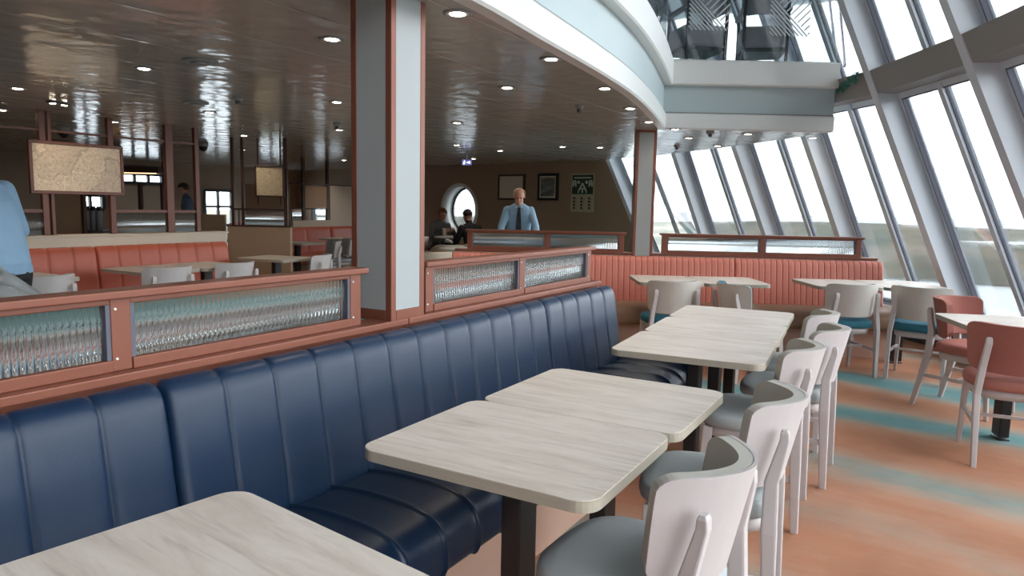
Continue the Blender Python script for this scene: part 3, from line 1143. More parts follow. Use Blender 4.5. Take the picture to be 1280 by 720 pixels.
TB = make_table()
GN = 'dining tables along the navy bench'
GC = 'dining tables along the coral bench'
GL = 'dining tables in the dim room beyond the partition'
tabs = [
    (0.70, 1.03, -7, 'pale wood dining table alone in the near corner, closest to the camera', GN),
    (1.680, 0.965, 1.0, 'pale wood dining table, nearer of the pair in the middle of the navy bench', GN),
    (2.268, 0.960, 1.0, 'pale wood dining table, farther of the pair in the middle of the navy bench', GN),
    (3.365, 0.97, 5.5, 'pale wood dining table, nearest of the joined three at the end of the navy bench', GN),
    (3.952, 1.025, 5.5, 'pale wood dining table, middle of the joined three at the end of the navy bench', GN),
    (4.540, 1.085, 5.5, 'pale wood dining table, farthest of the joined three, nearest to the coral bench', GN),
    (6.44, 2.18, -60, 'pale wood table at the coral bench directly in front of the slim column', GC),
    (6.74, 1.67, -60, 'pale wood table at the coral bench with the turned teal chair in front', GC),
    (7.22, 0.80, -60, 'pale wood table at the coral bench near its right end, behind the upright teal chair', GC),
    (7.52, 0.28, -60, 'pale wood table at the right end of the coral bench, against the window posts', GC),
    (5.34, -0.42, 20, 'pale wood table at the right edge with pink chairs around it', 'window tables'),
    (2.88, 6.36, 2, 'wood table by the terracotta bench beside the person in blue shirt', GL),
    (3.98, 6.34, 2, 'wood table at the terracotta bench, left one of the joined pair', GL),
    (4.57, 6.34, 2, 'wood table at the terracotta bench, right one of the joined pair', GL),
    (5.70, 6.62, 10, 'small wood table in front of the brown divider panel', GL),
    (8.05, 8.85, 12, 'far wood table, nearer one by the small far terracotta bench', GL),
    (9.55, 9.30, 4, 'far wood table, farther one by the small far terracotta bench', GL),
]
for k, (x, y, rz, lab, grp) in enumerate(tabs):
    if k == 0:
        TB.location = (x, y, 0); TB.rotation_euler = (0, 0, R(rz))
        tag(TB, lab, 'table', grp)
    else:
        t = copy_tree(TB, (x, y, 0), R(rz), lab, grp)

# ================================================================== CHAIRS
def shell_grid(W, z0, z1, curve, lean, th, yoff, corner, nu=30, nv=24, inset=0.0, narrow=0.10):
    """curved backrest panel: closed solid between front and rear surface"""
    H = z1 - z0
    mb = MB()
    fr_, bk = [], []
    for j in range(nv + 1):
        v = j / nv
        v = 0.5 - 0.5 * math.cos(PI * v)
        z = z0 + inset + (H - 2 * inset) * v
        vv = (z - z0) / H
        half = W * (1 - narrow * (1 - vv) ** 1.3) - inset
        dist = min(z - z0 - inset, z1 - inset - z)
        c = corner[0] if vv < 0.5 else corner[1]
        if dist < c:
            half -= c - math.sqrt(max(0, c * c - (c - dist) ** 2))
        ra, rb = [], []
        for i in range(nu + 1):
            u = -math.cos(PI * i / nu)
            x = half * u
            y = yoff + curve * (x / W) ** 2 - lean * (z - z0)
            sl = 2 * curve * x / (W * W)
            nrm = Vector((-sl, 1)).normalized()
            edge_t = 1.0
            ra.append(mb.bm.verts.new((x + nrm.x * th * edge_t, y + nrm.y * th * edge_t, z)))
            rb.append(mb.bm.verts.new((x, y, z)))
        fr_.append(ra); bk.append(rb)
    for g, flip in ((fr_, False), (bk, True)):
        for a, b in zip(g, g[1:]):
            for i in range(nu):
                q = (a[i], a[i + 1], b[i + 1], b[i])
                f = mb.bm.faces.new(q if not flip else q[::-1]); f.smooth = True
    rim_f = fr_[0] + [r[-1] for r in fr_[1:]] + fr_[-1][::-1][1:] + [r[0] for r in fr_[::-1][1:-1]]
    rim_b = bk[0] + [r[-1] for r in bk[1:]] + bk[-1][::-1][1:] + [r[0] for r in bk[::-1][1:-1]]
    n = len(rim_f)
    for i in range(n):
        try:
            mb.bm.faces.new((rim_f[i], rim_b[i], rim_b[(i + 1) % n], rim_f[(i + 1) % n]))
        except ValueError:
            pass
    return mb


def make_chair(seat_m, shell_m, pad_m, wood_m=None, W=0.234, curve=0.150, foot=-0.215):
    wood_m = wood_m or M['white_wood']
    root = empty('dining_chair')
    # seat cushion: trapezoid with a rounded front
    def seat_outline(sc, n=40):
        pts = []
        for i in range(n):
            a = 2 * PI * i / n
            c, s = math.cos(a), math.sin(a)
            e = 2 / 3.6
            x = (abs(c) ** e) * (1 if c >= 0 else -1)
            y = (abs(s) ** e) * (1 if s >= 0 else -1)
            w = 0.232 if y > 0 else 0.232 - 0.028 * -y
            pts.append((x * w * sc, (0.02 + y * 0.225 - 0.012 * x * x * (y > 0)) * 1.0 * sc + 0.0))
        return pts
    sb = MB()
    rings = []
    for sc, z in ((0.93, 0.420), (0.985, 0.426), (1.0, 0.440), (1.0, 0.458), (0.985, 0.472), (0.95, 0.481), (0.80, 0.487), (0.45, 0.489), (0.05, 0.489)):
        rings.append([Vector((x, y, z)) for x, y in seat_outline(sc)])
    sb.loft(rings)
    sb.build('seat', seat_m, root, smooth=True)
    fb = MB()
    rr = []
    for sc, z in ((0.86, 0.368), (0.90, 0.419)):
        rr.append([Vector((x, y, z)) for x, y in seat_outline(sc)])
    fb.loft(rr, smooth=True)
    fb.build('seat_frame', wood_m, root)
    # legs
    for s in (-1, 1):
        lg = MB()
        lg.bar((s * 0.200, 0.212, 0.0), (s * 0.190, 0.178, 0.415), 0.024, 0.026, (0, 1, 0), 0.036, 0.042, bev=0.004)
        lg.build('leg', wood_m, root)
    for s in (-1, 1):
        lg = MB()
        a, b, c, d = Vector((s * 0.206, foot, 0)), Vector((s * 0.205, -0.198, 0.40)), Vector((s * 0.188, -0.196, 0.56)), Vector((s * 0.176, -0.226, 0.728))
        prof = [(a, 0.028, 0.032), (b, 0.036, 0.050), (c, 0.035, 0.044), (d - Vector((0, 0.0, 0.035)), 0.034, 0.030), (d - Vector((0, 0, 0.010)), 0.033, 0.026), (d, 0.024, 0.016)]
        rings = []
        for p, wx, wy in prof:
            q = []
            for t in range(12):
                an = 2 * PI * (t + 0.5) / 12
                e = 0.28
                cx = math.copysign(abs(math.cos(an)) ** e, math.cos(an)); sy = math.copysign(abs(math.sin(an)) ** e, math.sin(an))
                q.append(p + Vector((cx * wx / 2, sy * wy / 2, 0)))
            rings.append(q)
        lg.loft(rings, smooth=False)
        lg.build('leg', wood_m, root)
    for s in (-1, 1):
        st = MB()
        st.bar((s * 0.196, 0.192, 0.235), (s * 0.208, -0.222, 0.235), 0.018, 0.026, (0, 0, 1), bev=0.003)
        st.build('stretcher', wood_m, root)
    st = MB()
    st.bar((-0.2, 0.0, 0.235), (0.2, 0.0, 0.235), 0.024, 0.018, (0, 0, 1), bev=0.003)
    st.build('stretcher', wood_m, root)
    # backrest: thin shell with a padded inside
    shell_grid(W, 0.520, 0.800, curve, 0.22, 0.010, -0.222, (0.05, 0.035)).build('backrest', shell_m, root, smooth=False)
    shell_grid(W - 0.003, 0.526, 0.803, curve, 0.22, 0.034, -0.2115, (0.05, 0.035), inset=0.004).build('back_pad', pad_m, root, smooth=False)
    return root


def shade_auto(root):
    for ch in KIDS.get(root.name, []):
        me = ch.data
        if ch.name.split('.')[0] in ('backrest', 'back_pad'):
            pass


def face(deg): return R(deg - 90)


grey = make_chair(M['grey_fabric'], M['white_wood'], M['pad_grey'], W=0.222)
GG = 'white wooden chairs with grey pads along the navy bench tables'
gl = [
    (1.715, 0.615, 86, 'white chair with grey seat at the near table pair, closest to the camera'),
    (2.420, 0.610, 97, 'white chair with grey seat at the near table pair, second from the camera'),
    (3.395, 0.680, 94, 'white chair with grey seat at the joined three tables, nearest of their three chairs'),
    (4.02, 0.640, 92, 'white chair with grey seat at the joined three tables, middle of their three chairs'),
    (4.585, 0.755, 92, 'white chair with grey seat at the joined three tables, farthest of their three chairs'),
]
for k, (x, y, a, lab) in enumerate(gl):
    if k == 0:
        grey.location = (x, y, 0); grey.rotation_euler = (0, 0, face(a)); tag(grey, lab, 'chair', GG)
    else:
        copy_tree(grey, (x, y, 0), face(a), lab, GG)
teal = make_chair(M['teal_fabric'], M['beige_shell'], M['teal_fabric'])
GT_ = 'pale chairs with teal seats facing the coral bench'
tl = [
    (5.97, 1.97, 33, 'pale chair with teal seat in front of the slim column, back to the camera'),
    (6.10, 1.33, -46, 'pale chair with teal padded back turned aside at the coral bench table'),
    (6.78, 0.68, 34, 'pale chair with teal seat squarely facing the right half of the coral bench'),
    (6.93, 0.08, -6, 'pale chair with teal seat beside the windows, partly behind the pink chair'),
]
for k, (x, y, a, lab) in enumerate(tl):
    if k == 0:
        teal.location = (x, y, 0); teal.rotation_euler = (0, 0, face(a)); tag(teal, lab, 'chair', GT_)
    else:
        copy_tree(teal, (x, y, 0), face(a), lab, GT_)
pink = make_chair(M['pink_fabric'], M['pink_fabric'], M['pink_fabric'], W=0.262, curve=0.20, foot=-0.285)
pink.location = (4.95, -0.42, 0); pink.rotation_euler = (0, 0, face(8))
tag(pink, 'pink upholstered chair at the right edge with its back to the camera', 'chair', 'pink chairs at the window table')
copy_tree(pink, (6.01, -0.26, 0), face(-116), 'pink upholstered chair behind the window table, seen from its side', 'pink chairs at the window table')
whitec = make_chair(M['rubber'], M['white_wood'], M['grey_fabric'])
GW = 'white chairs in the dim room beyond the partition'
wl_ = [
    (2.83, 6.03, 88, 'white chair at the dim table beside the person in blue shirt'),
    (3.86, 6.02, 86, 'white chair at the left one of the joined dim tables'),
    (4.56, 6.02, 92, 'white chair at the right one of the joined dim tables'),
    (5.80, 6.22, 118, 'white chair angled at the small table before the brown divider'),
    (8.02, 8.24, 150, 'far white chair, left one of three by the small far bench'),
    (8.62, 8.50, 150, 'far white chair, middle one of three by the small far bench'),
    (9.25, 8.72, 140, 'far white chair, right one of three, half hidden by the big column'),
]
for k, (x, y, a, lab) in enumerate(wl_):
    if k == 0:
        whitec.location = (x, y, 0); whitec.rotation_euler = (0, 0, face(a)); tag(whitec, lab, 'chair', GW)
    else:
        copy_tree(whitec, (x, y, 0), face(a), lab, GW)


# tan tub chairs beyond the coral bench
def make_tub(m, legm, lname='tub_chair', back=0.74, w=0.30):
    root = empty(lname)
    sb = MB()
    sb.prism(rrect(w * 1.62, 0.46, 0.09, 6), 0.34, 0.46, bev=0.03, segs=3)
    sb.build('seat', m, root, smooth=False)
    bk = MB()
    rings = []
    n = 20
    for i in range(n + 1):
        a = R(200 + (340 - 200) * i / n) if False else R(175 + 190 * i / n)
        x, y = math.cos(a), math.sin(a)
        t = abs(i / n - 0.5) * 2
        h = back - 0.10 * max(0, t - 0.45) / 0.55
        ro, ri = w, w - 0.055
        rings.append([Vector((x * ri, y * ri * 0.92, 0.30)), Vector((x * ro, y * ro * 0.92, 0.30)), Vector((x * (ro + 0.02), y * (ro + 0.02) * 0.92, h - 0.03)), Vector((x * (ro), y * ro * 0.92, h)), Vector((x * (ri + 0.01), y * (ri + 0.01) * 0.92, h)), Vector((x * ri, y * ri * 0.92, h - 0.03))])
    bk.loft(rings, smooth=True)
    bk.build('backrest', m, root)
    for sx in (-1, 1):
        for sy in (-1, 1):
            l = MB(); l.cyl((sx * 0.2, sy * 0.17, 0), (sx * 0.18, sy * 0.15, 0.36), 0.012, 0.018, n=10)
            l.build('leg', legm, root)
    return root


tub = make_tub(M['beige_panel'], M['black'])
GTB = 'tan tub chairs beyond the coral bench'
def on_floor(px, py, depth):
    d = ray(px, py); P = EYE + d * (depth / d.dot(fw)); return P.x, P.y
tubs = [
    (540, 322, 10.1, 60, 'tan tub chair beside the big column, beyond the reeded partition'),
    (561, 318, 11.9, 40, 'tan tub chair behind the nearer one, before the porthole table'),
    (592, 296, 12.75, 69, 'dark tub chair of the seated man by the porthole'),
    (546, 296, 14.25, -111, 'tub chair of the seated woman by the porthole'),
    (789, 305, 10.9, -40, 'small tan tub chair seen in the gap left of the slim column'),
    (829, 308, 9.2, 120, 'small tan tub chair seen in the gap right of the slim column'),
]
TUBPOS = []
for k, (px, py, dp, a, lab) in enumerate(tubs):
    x, y = on_floor(px, py, dp)
    TUBPOS.append((x, y))
    if k == 0:
        tub.location = (x, y, 0); tub.rotation_euler = (0, 0, face(a)); tag(tub, lab, 'chair', GTB)
    else:
        tc_ = copy_tree(tub, (x, y, 0), face(a), lab, GTB)
        if 'seated' in lab: tc_.scale = (1.25, 1.25, 1)

# table with drinks by the porthole, and a side table nearer
def round_table(loc, label, r=0.38, h=0.80):
    t = empty('pedestal_table', loc, 0, label, 'table')
    a = MB(); a.lathe([(0.001, h - 0.03), (r - 0.01, h - 0.03), (r, h - 0.02), (r, h - 0.006), (r - 0.008, h), (0.001, h)], n=32); a.build('tabletop', M['white_paint'], t)
    a = MB(); a.cyl((0, 0, 0.012), (0, 0, h - 0.03), 0.03); a.build('pedestal', M['black'], t)
    a = MB(); a.lathe([(0.001, 0), (0.22, 0), (0.22, 0.008), (0.05, 0.02), (0.001, 0.02)], n=28); a.build('base', M['black'], t)
    return t


tx, ty = on_floor(568, 290, 13.45)
round_table((tx, ty, 0), 'pedestal table with drinks under the round porthole')
gx, gy = on_floor(577, 306, 10.8)
round_table((gx, gy, 0), 'white pedestal table left of the coral screen', 0.34, 0.745)
for k, (dx, dy, hh, rr, mm, lab) in enumerate(((-0.10, 0.17, 0.14, 0.035, M['paper'], 'pale paper cup on the porthole table, in front of the woman'),
                                              (0.06, -0.04, 0.17, 0.032, M['white_paint'], 'taller white cup in the middle of the porthole table'),
                                              (0.12, -0.22, 0.12, 0.036, M['hair_blond'], 'brown cup on the porthole table, nearest the seated man'))):
    c = empty('drink_cup', (tx + dx, ty + dy, 0.80), 0, lab, 'cup', 'cups on the porthole table')
    a = MB(); a.lathe([(0.001, 0), (rr * 0.75, 0), (rr, hh), (rr - 0.004, hh), (rr * 0.7, 0.01), (0.001, 0.01)], n=20); a.build('body', mm, c)
    a = MB(); a.lathe([(rr + 0.002, hh - 0.008), (rr + 0.002, hh + 0.004), (rr * 0.7, hh + 0.012), (0.001, hh + 0.012)], n=20); a.build('lid', M['dark_grey'] if k == 1 else M['white_paint'], c)

# ================================================================== DIM ROOM: SCREENS, MAPS, COUNTERS
def depth_pt(px, py, dp):
    d = ray(px, py)
    return EYE + d * (dp / d.dot(fw))


SY = 7.34
lw = empty('lattice_screen', (0, SY, 0), 0, 'low beige wall with bronze posts and reeded panels above the terracotta bench', 'room divider')
b = MB(); b.box((2.42, 0, 0.505), (6.2, 0.16, 1.01)); b.build('base_wall', M['beige_panel'], lw)
b = MB(); b.box((2.42, 0, 1.02), (6.24, 0.19, 0.02), bev=0.004); b.build('ledge', M['beige_panel'], lw)
px_posts = [(-40, 0.05), (57, 0.055), (66, 0.03), (141, 0.055), (213, 0.085), (247, 0.05)]
pxx = [(at_y(p, 275, SY).x, w) for p, w in px_posts]
for x, w in pxx:
    b = MB(); b.box((x, 0, (1.03 + CZ) / 2), (w, 0.05, CZ - 1.03), bev=0.003); b.build('post', M['copper_dark'], lw)
zr = at_y(175, 264, SY).z
for (a, wa), (c, wc) in ((pxx[0], pxx[1]), (pxx[2], pxx[3]), (pxx[3], pxx[4]), (pxx[4], pxx[5])):
    x0, x1 = a + wa / 2, c - wc / 2
    for z in ((zr, 2.02) if a != pxx[2][0] else (2.02,)):
        b = MB(); b.box(((x0 + x1) / 2, 0, z), (x1 - x0, 0.03, 0.022 if z > 1.9 else 0.03)); b.build('rail', M['copper_dark'], lw)
    if a != pxx[2][0]:
        flute_panel(x0, x1, 1.035, zr - 0.015, period=0.02).build('glass_panel', M['reeded'], lw)


def framed(name, x0, x1, z0, z1, loc, rz, art, frame, label, cat, group=None, fw_=0.03, dep=0.035, glass=False):
    """picture whose plane is local XZ, facing local -Y"""
    root = empty(name, loc, rz, label, cat, group)
    f = MB()
    for (cx, cz, sx, sz) in (((x0 + x1) / 2, z0 + fw_ / 2, x1 - x0, fw_), ((x0 + x1) / 2, z1 - fw_ / 2, x1 - x0, fw_), (x0 + fw_ / 2, (z0 + z1) / 2, fw_, z1 - z0 - 2 * fw_), (x1 - fw_ / 2, (z0 + z1) / 2, fw_, z1 - z0 - 2 * fw_)):
        f.box((cx, 0, cz), (sx, dep, sz), bev=0.003)
    f.build('frame', frame, root)
    a = MB(); a.box(((x0 + x1) / 2, 0.004, (z0 + z1) / 2), (x1 - x0 - 2 * fw_ + 0.004, dep * 0.5, z1 - z0 - 2 * fw_ + 0.004))
    a.build('print', art, root)
    return root


MYp = SY - 0.075
q0, q1 = at_y(36, 208, MYp), at_y(153.5, 208, MYp)
mz0, mz1 = at_y(95, 243, MYp).z, at_y(37, 174, MYp).z
bm_ = framed('framed_map', 0, q1.x - q0.x, mz0, mz1, (q0.x, MYp, 0), 0, M['map_big'], M['copper_dark'], 'large framed antique map hanging from the bronze posts above the terracotta bench', 'map')

# brown divider with its own little lattice and the small map
pc0 = depth_pt(325, 300, 9.35)
PD = Vector((math.cos(R(-60)), math.sin(R(-60))))
dv2 = empty('divider_panel', (pc0.x, pc0.y, 0), R(-60), 'brown divider panel with a dark lattice on top, behind the small table', 'room divider')
b = MB(); b.box((0, 0, 0.53), (0.83, 0.08, 1.06), bev=0.004); b.build('board', M['brown_panel'], dv2)
b = MB(); b.box((0, 0, 1.068), (0.85, 0.09, 0.016)); b.build('ledge', M['dark_brown'], dv2)
def on_pd(px, py=270):
    n = (-math.sin(R(-60)), math.cos(R(-60)), 0)
    P = at_plane(px, py, (pc0.x, pc0.y, 0), n)
    return (P.xy - pc0.xy).dot(PD), P.z
for px, w in ((292, 0.035), (299, 0.012), (304.5, 0.035), (358, 0.045)):
    s, _ = on_pd(px)
    b = MB(); b.box((s, 0, (1.076 + (CZ if w > 0.02 else 1.28)) / 2), (w, 0.04, (CZ if w > 0.02 else 1.28) - 1.076)); b.build('post', M['dark_brown'], dv2)
s0, s1 = on_pd(304.5)[0], on_pd(358)[0]
zz = on_pd(330, 262)[1]
b = MB(); b.box(((on_pd(292)[0] + s1) / 2, 0, zz), (s1 - on_pd(292)[0], 0.035, 0.025)); b.build('rail', M['dark_brown'], dv2)
flute_panel(s0 + 0.018, s1 - 0.022, 1.085, zz - 0.013, period=0.02).build('glass_panel', M['reeded'], dv2)
sA, sB = on_pd(321.5)[0], on_pd(358)[0]
zA, zB = on_pd(340, 246.5)[1], on_pd(322, 207)[1]
nd = Vector((math.sin(R(-60)), -math.cos(R(-60))))     # local -Y of the divider
ml_ = pc0.xy + nd * 0.05
sm = framed('framed_map', sA, sB, zA, zB, (ml_.x, ml_.y, 0), R(-60), M['map_small'], M['dark_brown'], 'small framed map hanging in the lattice above the brown divider panel', 'map', fw_=0.022)
for s in (sA + 0.03, sB - 0.06):
    b = MB(); b.box((s, 0.03, (zA - 0.10 + CZ) / 2), (0.018, 0.012, CZ - zA + 0.10)); b.build('hanger', M['dark_brown'], sm)

# tall beige screen behind the small far bench
FY = 10.46
d3 = empty('lattice_screen', (0, FY, 0), 0, 'tall beige screen with dark lattice behind the small far terracotta bench', 'room divider')
x0, x1 = at_y(364, 280, FY).x, 12.1
zc = at_y(420, 275, FY).z
b = MB(); b.box(((x0 + x1) / 2, 0.0, zc / 2), (x1 - x0, 0.10, zc)); b.build('base_wall', M['beige_panel'], d3)
xa = at_y(411, 250, FY).x
zt = at_y(430, 233, FY).z
b = MB(); b.box(((xa + x1) / 2, 0.0, (zc + zt) / 2), (x1 - xa, 0.08, zt - zc)); b.build('board', M['beige_panel'], d3)
b = MB(); b.box(((x0 + x1) / 2, 0.0, zt + 0.01), (x1 - x0, 0.09, 0.02)); b.build('rail', M['dark_brown'], d3)
for px, w in ((379, 0.06), (409, 0.05)):
    x = at_y(px, 250, FY).x
    b = MB(); b.box((x, 0, (zc + CZ) / 2), (w, 0.05, CZ - zc)); b.build('post', M['dark_brown'], d3)
xb = at_y(379, 250, FY).x
zm = at_y(390, 261, FY).z
b = MB(); b.box(((x0 + xa) / 2, 0, zm), (xa - x0, 0.03, 0.025)); b.build('rail', M['dark_brown'], d3)
b = MB(); b.box(((xb + xa) / 2, 0.0, (zm + zt) / 2), (xa - xb - 0.05, 0.03, zt - zm - 0.03)); b.build('board', M['brown_panel'], d3)
flute_panel(x0 + 0.03, xb - 0.03, zc + 0.01, zm - 0.013, period=0.02).build('glass_panel', M['reeded'], d3)


def slab(name, px0, px1, py_top, dp, mat, label, cat, z0=0.0, py_bot=None, thick=0.06, edge=None):
    a, c = depth_pt(px0, py_top, dp), depth_pt(px1, py_top, dp)
    mid = (a + c) / 2
    ang = math.atan2(c.y - a.y, c.x - a.x)
    zt_ = mid.z
    if py_bot is not None: z0 = depth_pt((px0 + px1) / 2, py_bot, dp).z
    L = (c.xy - a.xy).length
    root = empty(name, (mid.x, mid.y, 0), ang, label, cat)
    m = MB(); m.box((0, 0, (z0 + zt_) / 2), (L, thick, zt_ - z0), bev=0.003); m.build('board', mat, root)
    if edge:
        for sx in (-1, 1):
            m = MB(); m.box((sx * L / 2, 0, (z0 + zt_ + 0.04) / 2), (0.04, thick + 0.02, zt_ - z0 + 0.04)); m.build('post', edge, root)
    return root


slab('divider_panel', 67, 103, 226, 10.4, M['brown_panel'], 'brown standing panel partly behind the large map', 'room divider', edge=M['dark_brown'])
slab('divider_panel', 143, 175, 232, 11.0, M['beige_panel'], 'beige standing panel right of the large map, left one of two', 'room divider', edge=M['dark_brown'])
slab('divider_panel', 178, 203, 233, 11.2, M['beige_panel'], 'beige standing panel right of the large map, right one of two', 'room divider', edge=M['dark_brown'])
slab('divider_panel', 249, 282, 268, 11.0, M['brown_panel'], 'low brown partition block in front of the bright far window', 'room divider')
slab('divider_panel', 305, 362, 230, 13.5, M['brown_panel'], 'brown back panel seen behind the small map', 'room divider')
ct = slab('counter', 104, 140, 288, 11.2, M['dark_grey'], 'dark counter carrying three grey canisters under the far window', 'counter', thick=0.5)
cz = depth_pt(122, 288, 11.2).z
for k, (px, nm) in enumerate(((110, 'left'), (117.5, 'middle'), (125, 'right'))):
    P = depth_pt(px, 288, 11.2)
    cn = empty('canister', (P.x, P.y, cz), 0, 'grey canister with black lid on the far counter, %s one of three' % nm, 'canister', 'canisters on the far counter')
    a = MB(); a.lathe([(0.001, 0), (0.045, 0), (0.046, 0.29), (0.04, 0.31), (0.001, 0.31)], n=20); a.build('body', M['rubber'], cn)
    a = MB(); a.lathe([(0.030, 0.31), (0.036, 0.318), (0.036, 0.37), (0.030, 0.376), (0.001, 0.376)], n=20); a.build('lid', M['black'], cn)
# wood canopy with a lit strip
P0, P1 = depth_pt(150, 216, 12.0), depth_pt(186, 216, 12.0)
mid = (P0 + P1) / 2
cp = empty('canopy', (mid.x, mid.y, 0), math.atan2(P1.y - P0.y, P1.x - P0.x), 'dark wood serving canopy with a glowing orange strip underneath', 'canopy')
a = MB(); a.box((0, 0.15, mid.z + 0.05), (0.9, 0.5, 0.10), bev=0.004); a.build('board', M['dark_brown'], cp)
a = MB(); a.box((0, -0.09, mid.z - 0.008), (0.82, 0.02, 0.016)); a.build('light_strip', M['glow'], cp)
for sx in (-0.4, 0.4):
    a = MB(); a.cyl((sx, 0.15, mid.z + 0.1), (sx, 0.15, CZ), 0.012); a.build('hanger', M['dark_brown'], cp)
# tall bar stool silhouetted at the far window
P = depth_pt(284, 305, 12.0)
bs = empty('bar_stool', (P.x, P.y, 0), R(20), 'dark tall bar stool with a red back by the bright far window', 'stool')
a = MB(); a.prism(rrect(0.38, 0.36, 0.07, 5), 0.70, 0.75, bev=0.015); a.build('seat', M['trousers'], bs)
a = MB(); a.box((0, -0.17, 0.94), (0.36, 0.03, 0.16), bev=0.01); a.build('backrest', M['coral_dark'], bs)
for sx in (-1, 1):
    for sy in (-1, 1):
        a = MB(); a.bar((sx * 0.19, sy * 0.18, 0), (sx * 0.15, sy * 0.15, 0.70), 0.03, 0.03, (0, 1, 0)); a.build('leg', M['trousers'], bs)
    a = MB(); a.bar((sx * 0.15, -0.165, 0.74), (sx * 0.16, -0.19, 1.0), 0.02, 0.02, (0, 1, 0)); a.build('back_post', M['trousers'], bs)
a = MB(); a.bar((-0.17, 0.165, 0.25), (0.17, 0.165, 0.25), 0.025, 0.02); a.build('footrest', M['trousers'], bs)

# ---- pictures and poster on the back wall (facing the room)
BANG = math.atan2(-BW_DIR.y, -BW_DIR.x)                # local X runs left to right in the picture
def wall_pic(px0, px1, py0, py1):
    a = bw_at(px0, (py0 + py1) / 2); c = bw_at(px1, (py0 + py1) / 2)
    t = bw_at((px0 + px1) / 2, py0); u = bw_at((px0 + px1) / 2, py1)
    return a[0], c[0], u[1], t[1]


def photo_material():
    m, N, L, b = base_mat('landscape_print', (0.1, 0.1, 0.1, 1), 0.4)
    tc = N.new('ShaderNodeTexCoord')
    mp = N.new('ShaderNodeMapping'); mp.inputs['Scale'].default_value = (1.2, 1, 4)
    L.new(tc.outputs['Object'], mp.inputs['Vector'])
    n1 = N.new('ShaderNodeTexNoise'); n1.inputs['Scale'].default_value = 2.5; n1.inputs['Detail'].default_value = 6
    L.new(mp.outputs['Vector'], n1.inputs['Vector'])
    r = ramp(N, [(0.3, srgb(58, 70, 62)), (0.5, srgb(110, 118, 110)), (0.7, srgb(150, 158, 166))])
    L.new(n1.outputs['Fac'], r.inputs['Fac']); L.new(r.outputs['Color'], b.inputs['Base Color'])
    return m


s0, s1, z0, z1 = wall_pic(624, 657, 218, 250)
o_ = BW(s0, 0, 0.022)
framed('framed_picture', 0, s0 - s1, z0, z1, (o_.x, o_.y, 0), BANG, M['paper'], M['dark_brown'], 'dark framed pale picture on the brown wall behind the standing man', 'picture', fw_=0.035, dep=0.04)
s0, s1, z0, z1 = wall_pic(673.5, 698.5, 217, 250.5)
o_ = BW(s0, 0, 0.022)
pr = framed('framed_picture', 0, s0 - s1, z0, z1, (o_.x, o_.y, 0), BANG, M['paper'], M['black'], 'dark framed landscape picture on the brown wall, left of the green poster', 'picture', fw_=0.045, dep=0.04)
a = MB(); a.box(((s0 - s1) / 2, -0.008, (z0 + z1) / 2), (s0 - s1 - 0.15, 0.008, z1 - z0 - 0.15)); a.build('photo', photo_material(), pr)
s0, s1, z0, z1 = wall_pic(714.5, 743.5, 217, 265)
o_ = BW(s0, 0, 0.012)
W_, H_ = s0 - s1, z1 - z0
po = empty('wall_poster', (o_.x, o_.y, z0), BANG, 'green and cream poster with white figures on the brown wall', 'poster')
M['poster_green'] = pmat('poster_green', srgb(34, 66, 48), 0.5, var=0.08)
M['poster_cream'] = pmat('poster_cream', srgb(186, 182, 152), 0.6, var=0.04)
M['poster_white'] = pmat('poster_white', srgb(214, 214, 200), 0.6, var=0.04)
a = MB(); a.box((W_ / 2, 0, H_ / 2), (W_, 0.012, H_), bev=0.002); a.build('sheet', M['poster_cream'], po)
a = MB(); a.box((W_ / 2, -0.007, H_ * 0.715), (W_ * 0.9, 0.004, H_ * 0.50)); a.build('picture_field', M['poster_green'], po)
a = MB()
def pbar(x0, y0, x1, y1, w=0.018): a.bar((W_ * x0, -0.011, H_ * y0), (W_ * x1, -0.011, H_ * y1), w, 0.004, (0, 1, 0))
for cx in (0.155, 0.845):           # the two A-like posts at the sides
    pbar(cx - 0.06, 0.66, cx - 0.05, 0.80, 0.028); pbar(cx + 0.06, 0.66, cx + 0.05, 0.80, 0.028)
    pbar(cx - 0.06, 0.81, cx + 0.06, 0.81, 0.022); pbar(cx - 0.05, 0.73, cx + 0.05, 0.73, 0.022)
pbar(0.5, 0.75, 0.34, 0.55, 0.03); pbar(0.5, 0.75, 0.66, 0.55, 0.03); pbar(0.40, 0.61, 0.60, 0.61, 0.02)
pbar(0.5, 0.60, 0.5, 0.50, 0.03); pbar(0.14, 0.89, 0.86, 0.89, 0.022); pbar(0.34, 0.56, 0.33, 0.49, 0.02); pbar(0.66, 0.56, 0.67, 0.49, 0.02)
for cx in (0.33, 0.67):
    a.cyl((W_ * cx, -0.009, H_ * 0.775), (W_ * cx, -0.013, H_ * 0.775), 0.03, n=14)
a.build('figures', M['poster_white'], po)
a = MB()
for cx in (0.15, 0.47, 0.80):
    for k in range(4):
        a.box((W_ * cx, -0.008, H_ * (0.36 - 0.085 * k)), (0.04, 0.004, 0.035))
        for q in range(3):
            a.box((W_ * cx + 0.02, -0.008, H_ * (0.335 - 0.085 * k - 0.0)), (0.10 - 0.02 * q, 0.003, 0.006))
a.build('print_marks', M['dark_brown'], po)

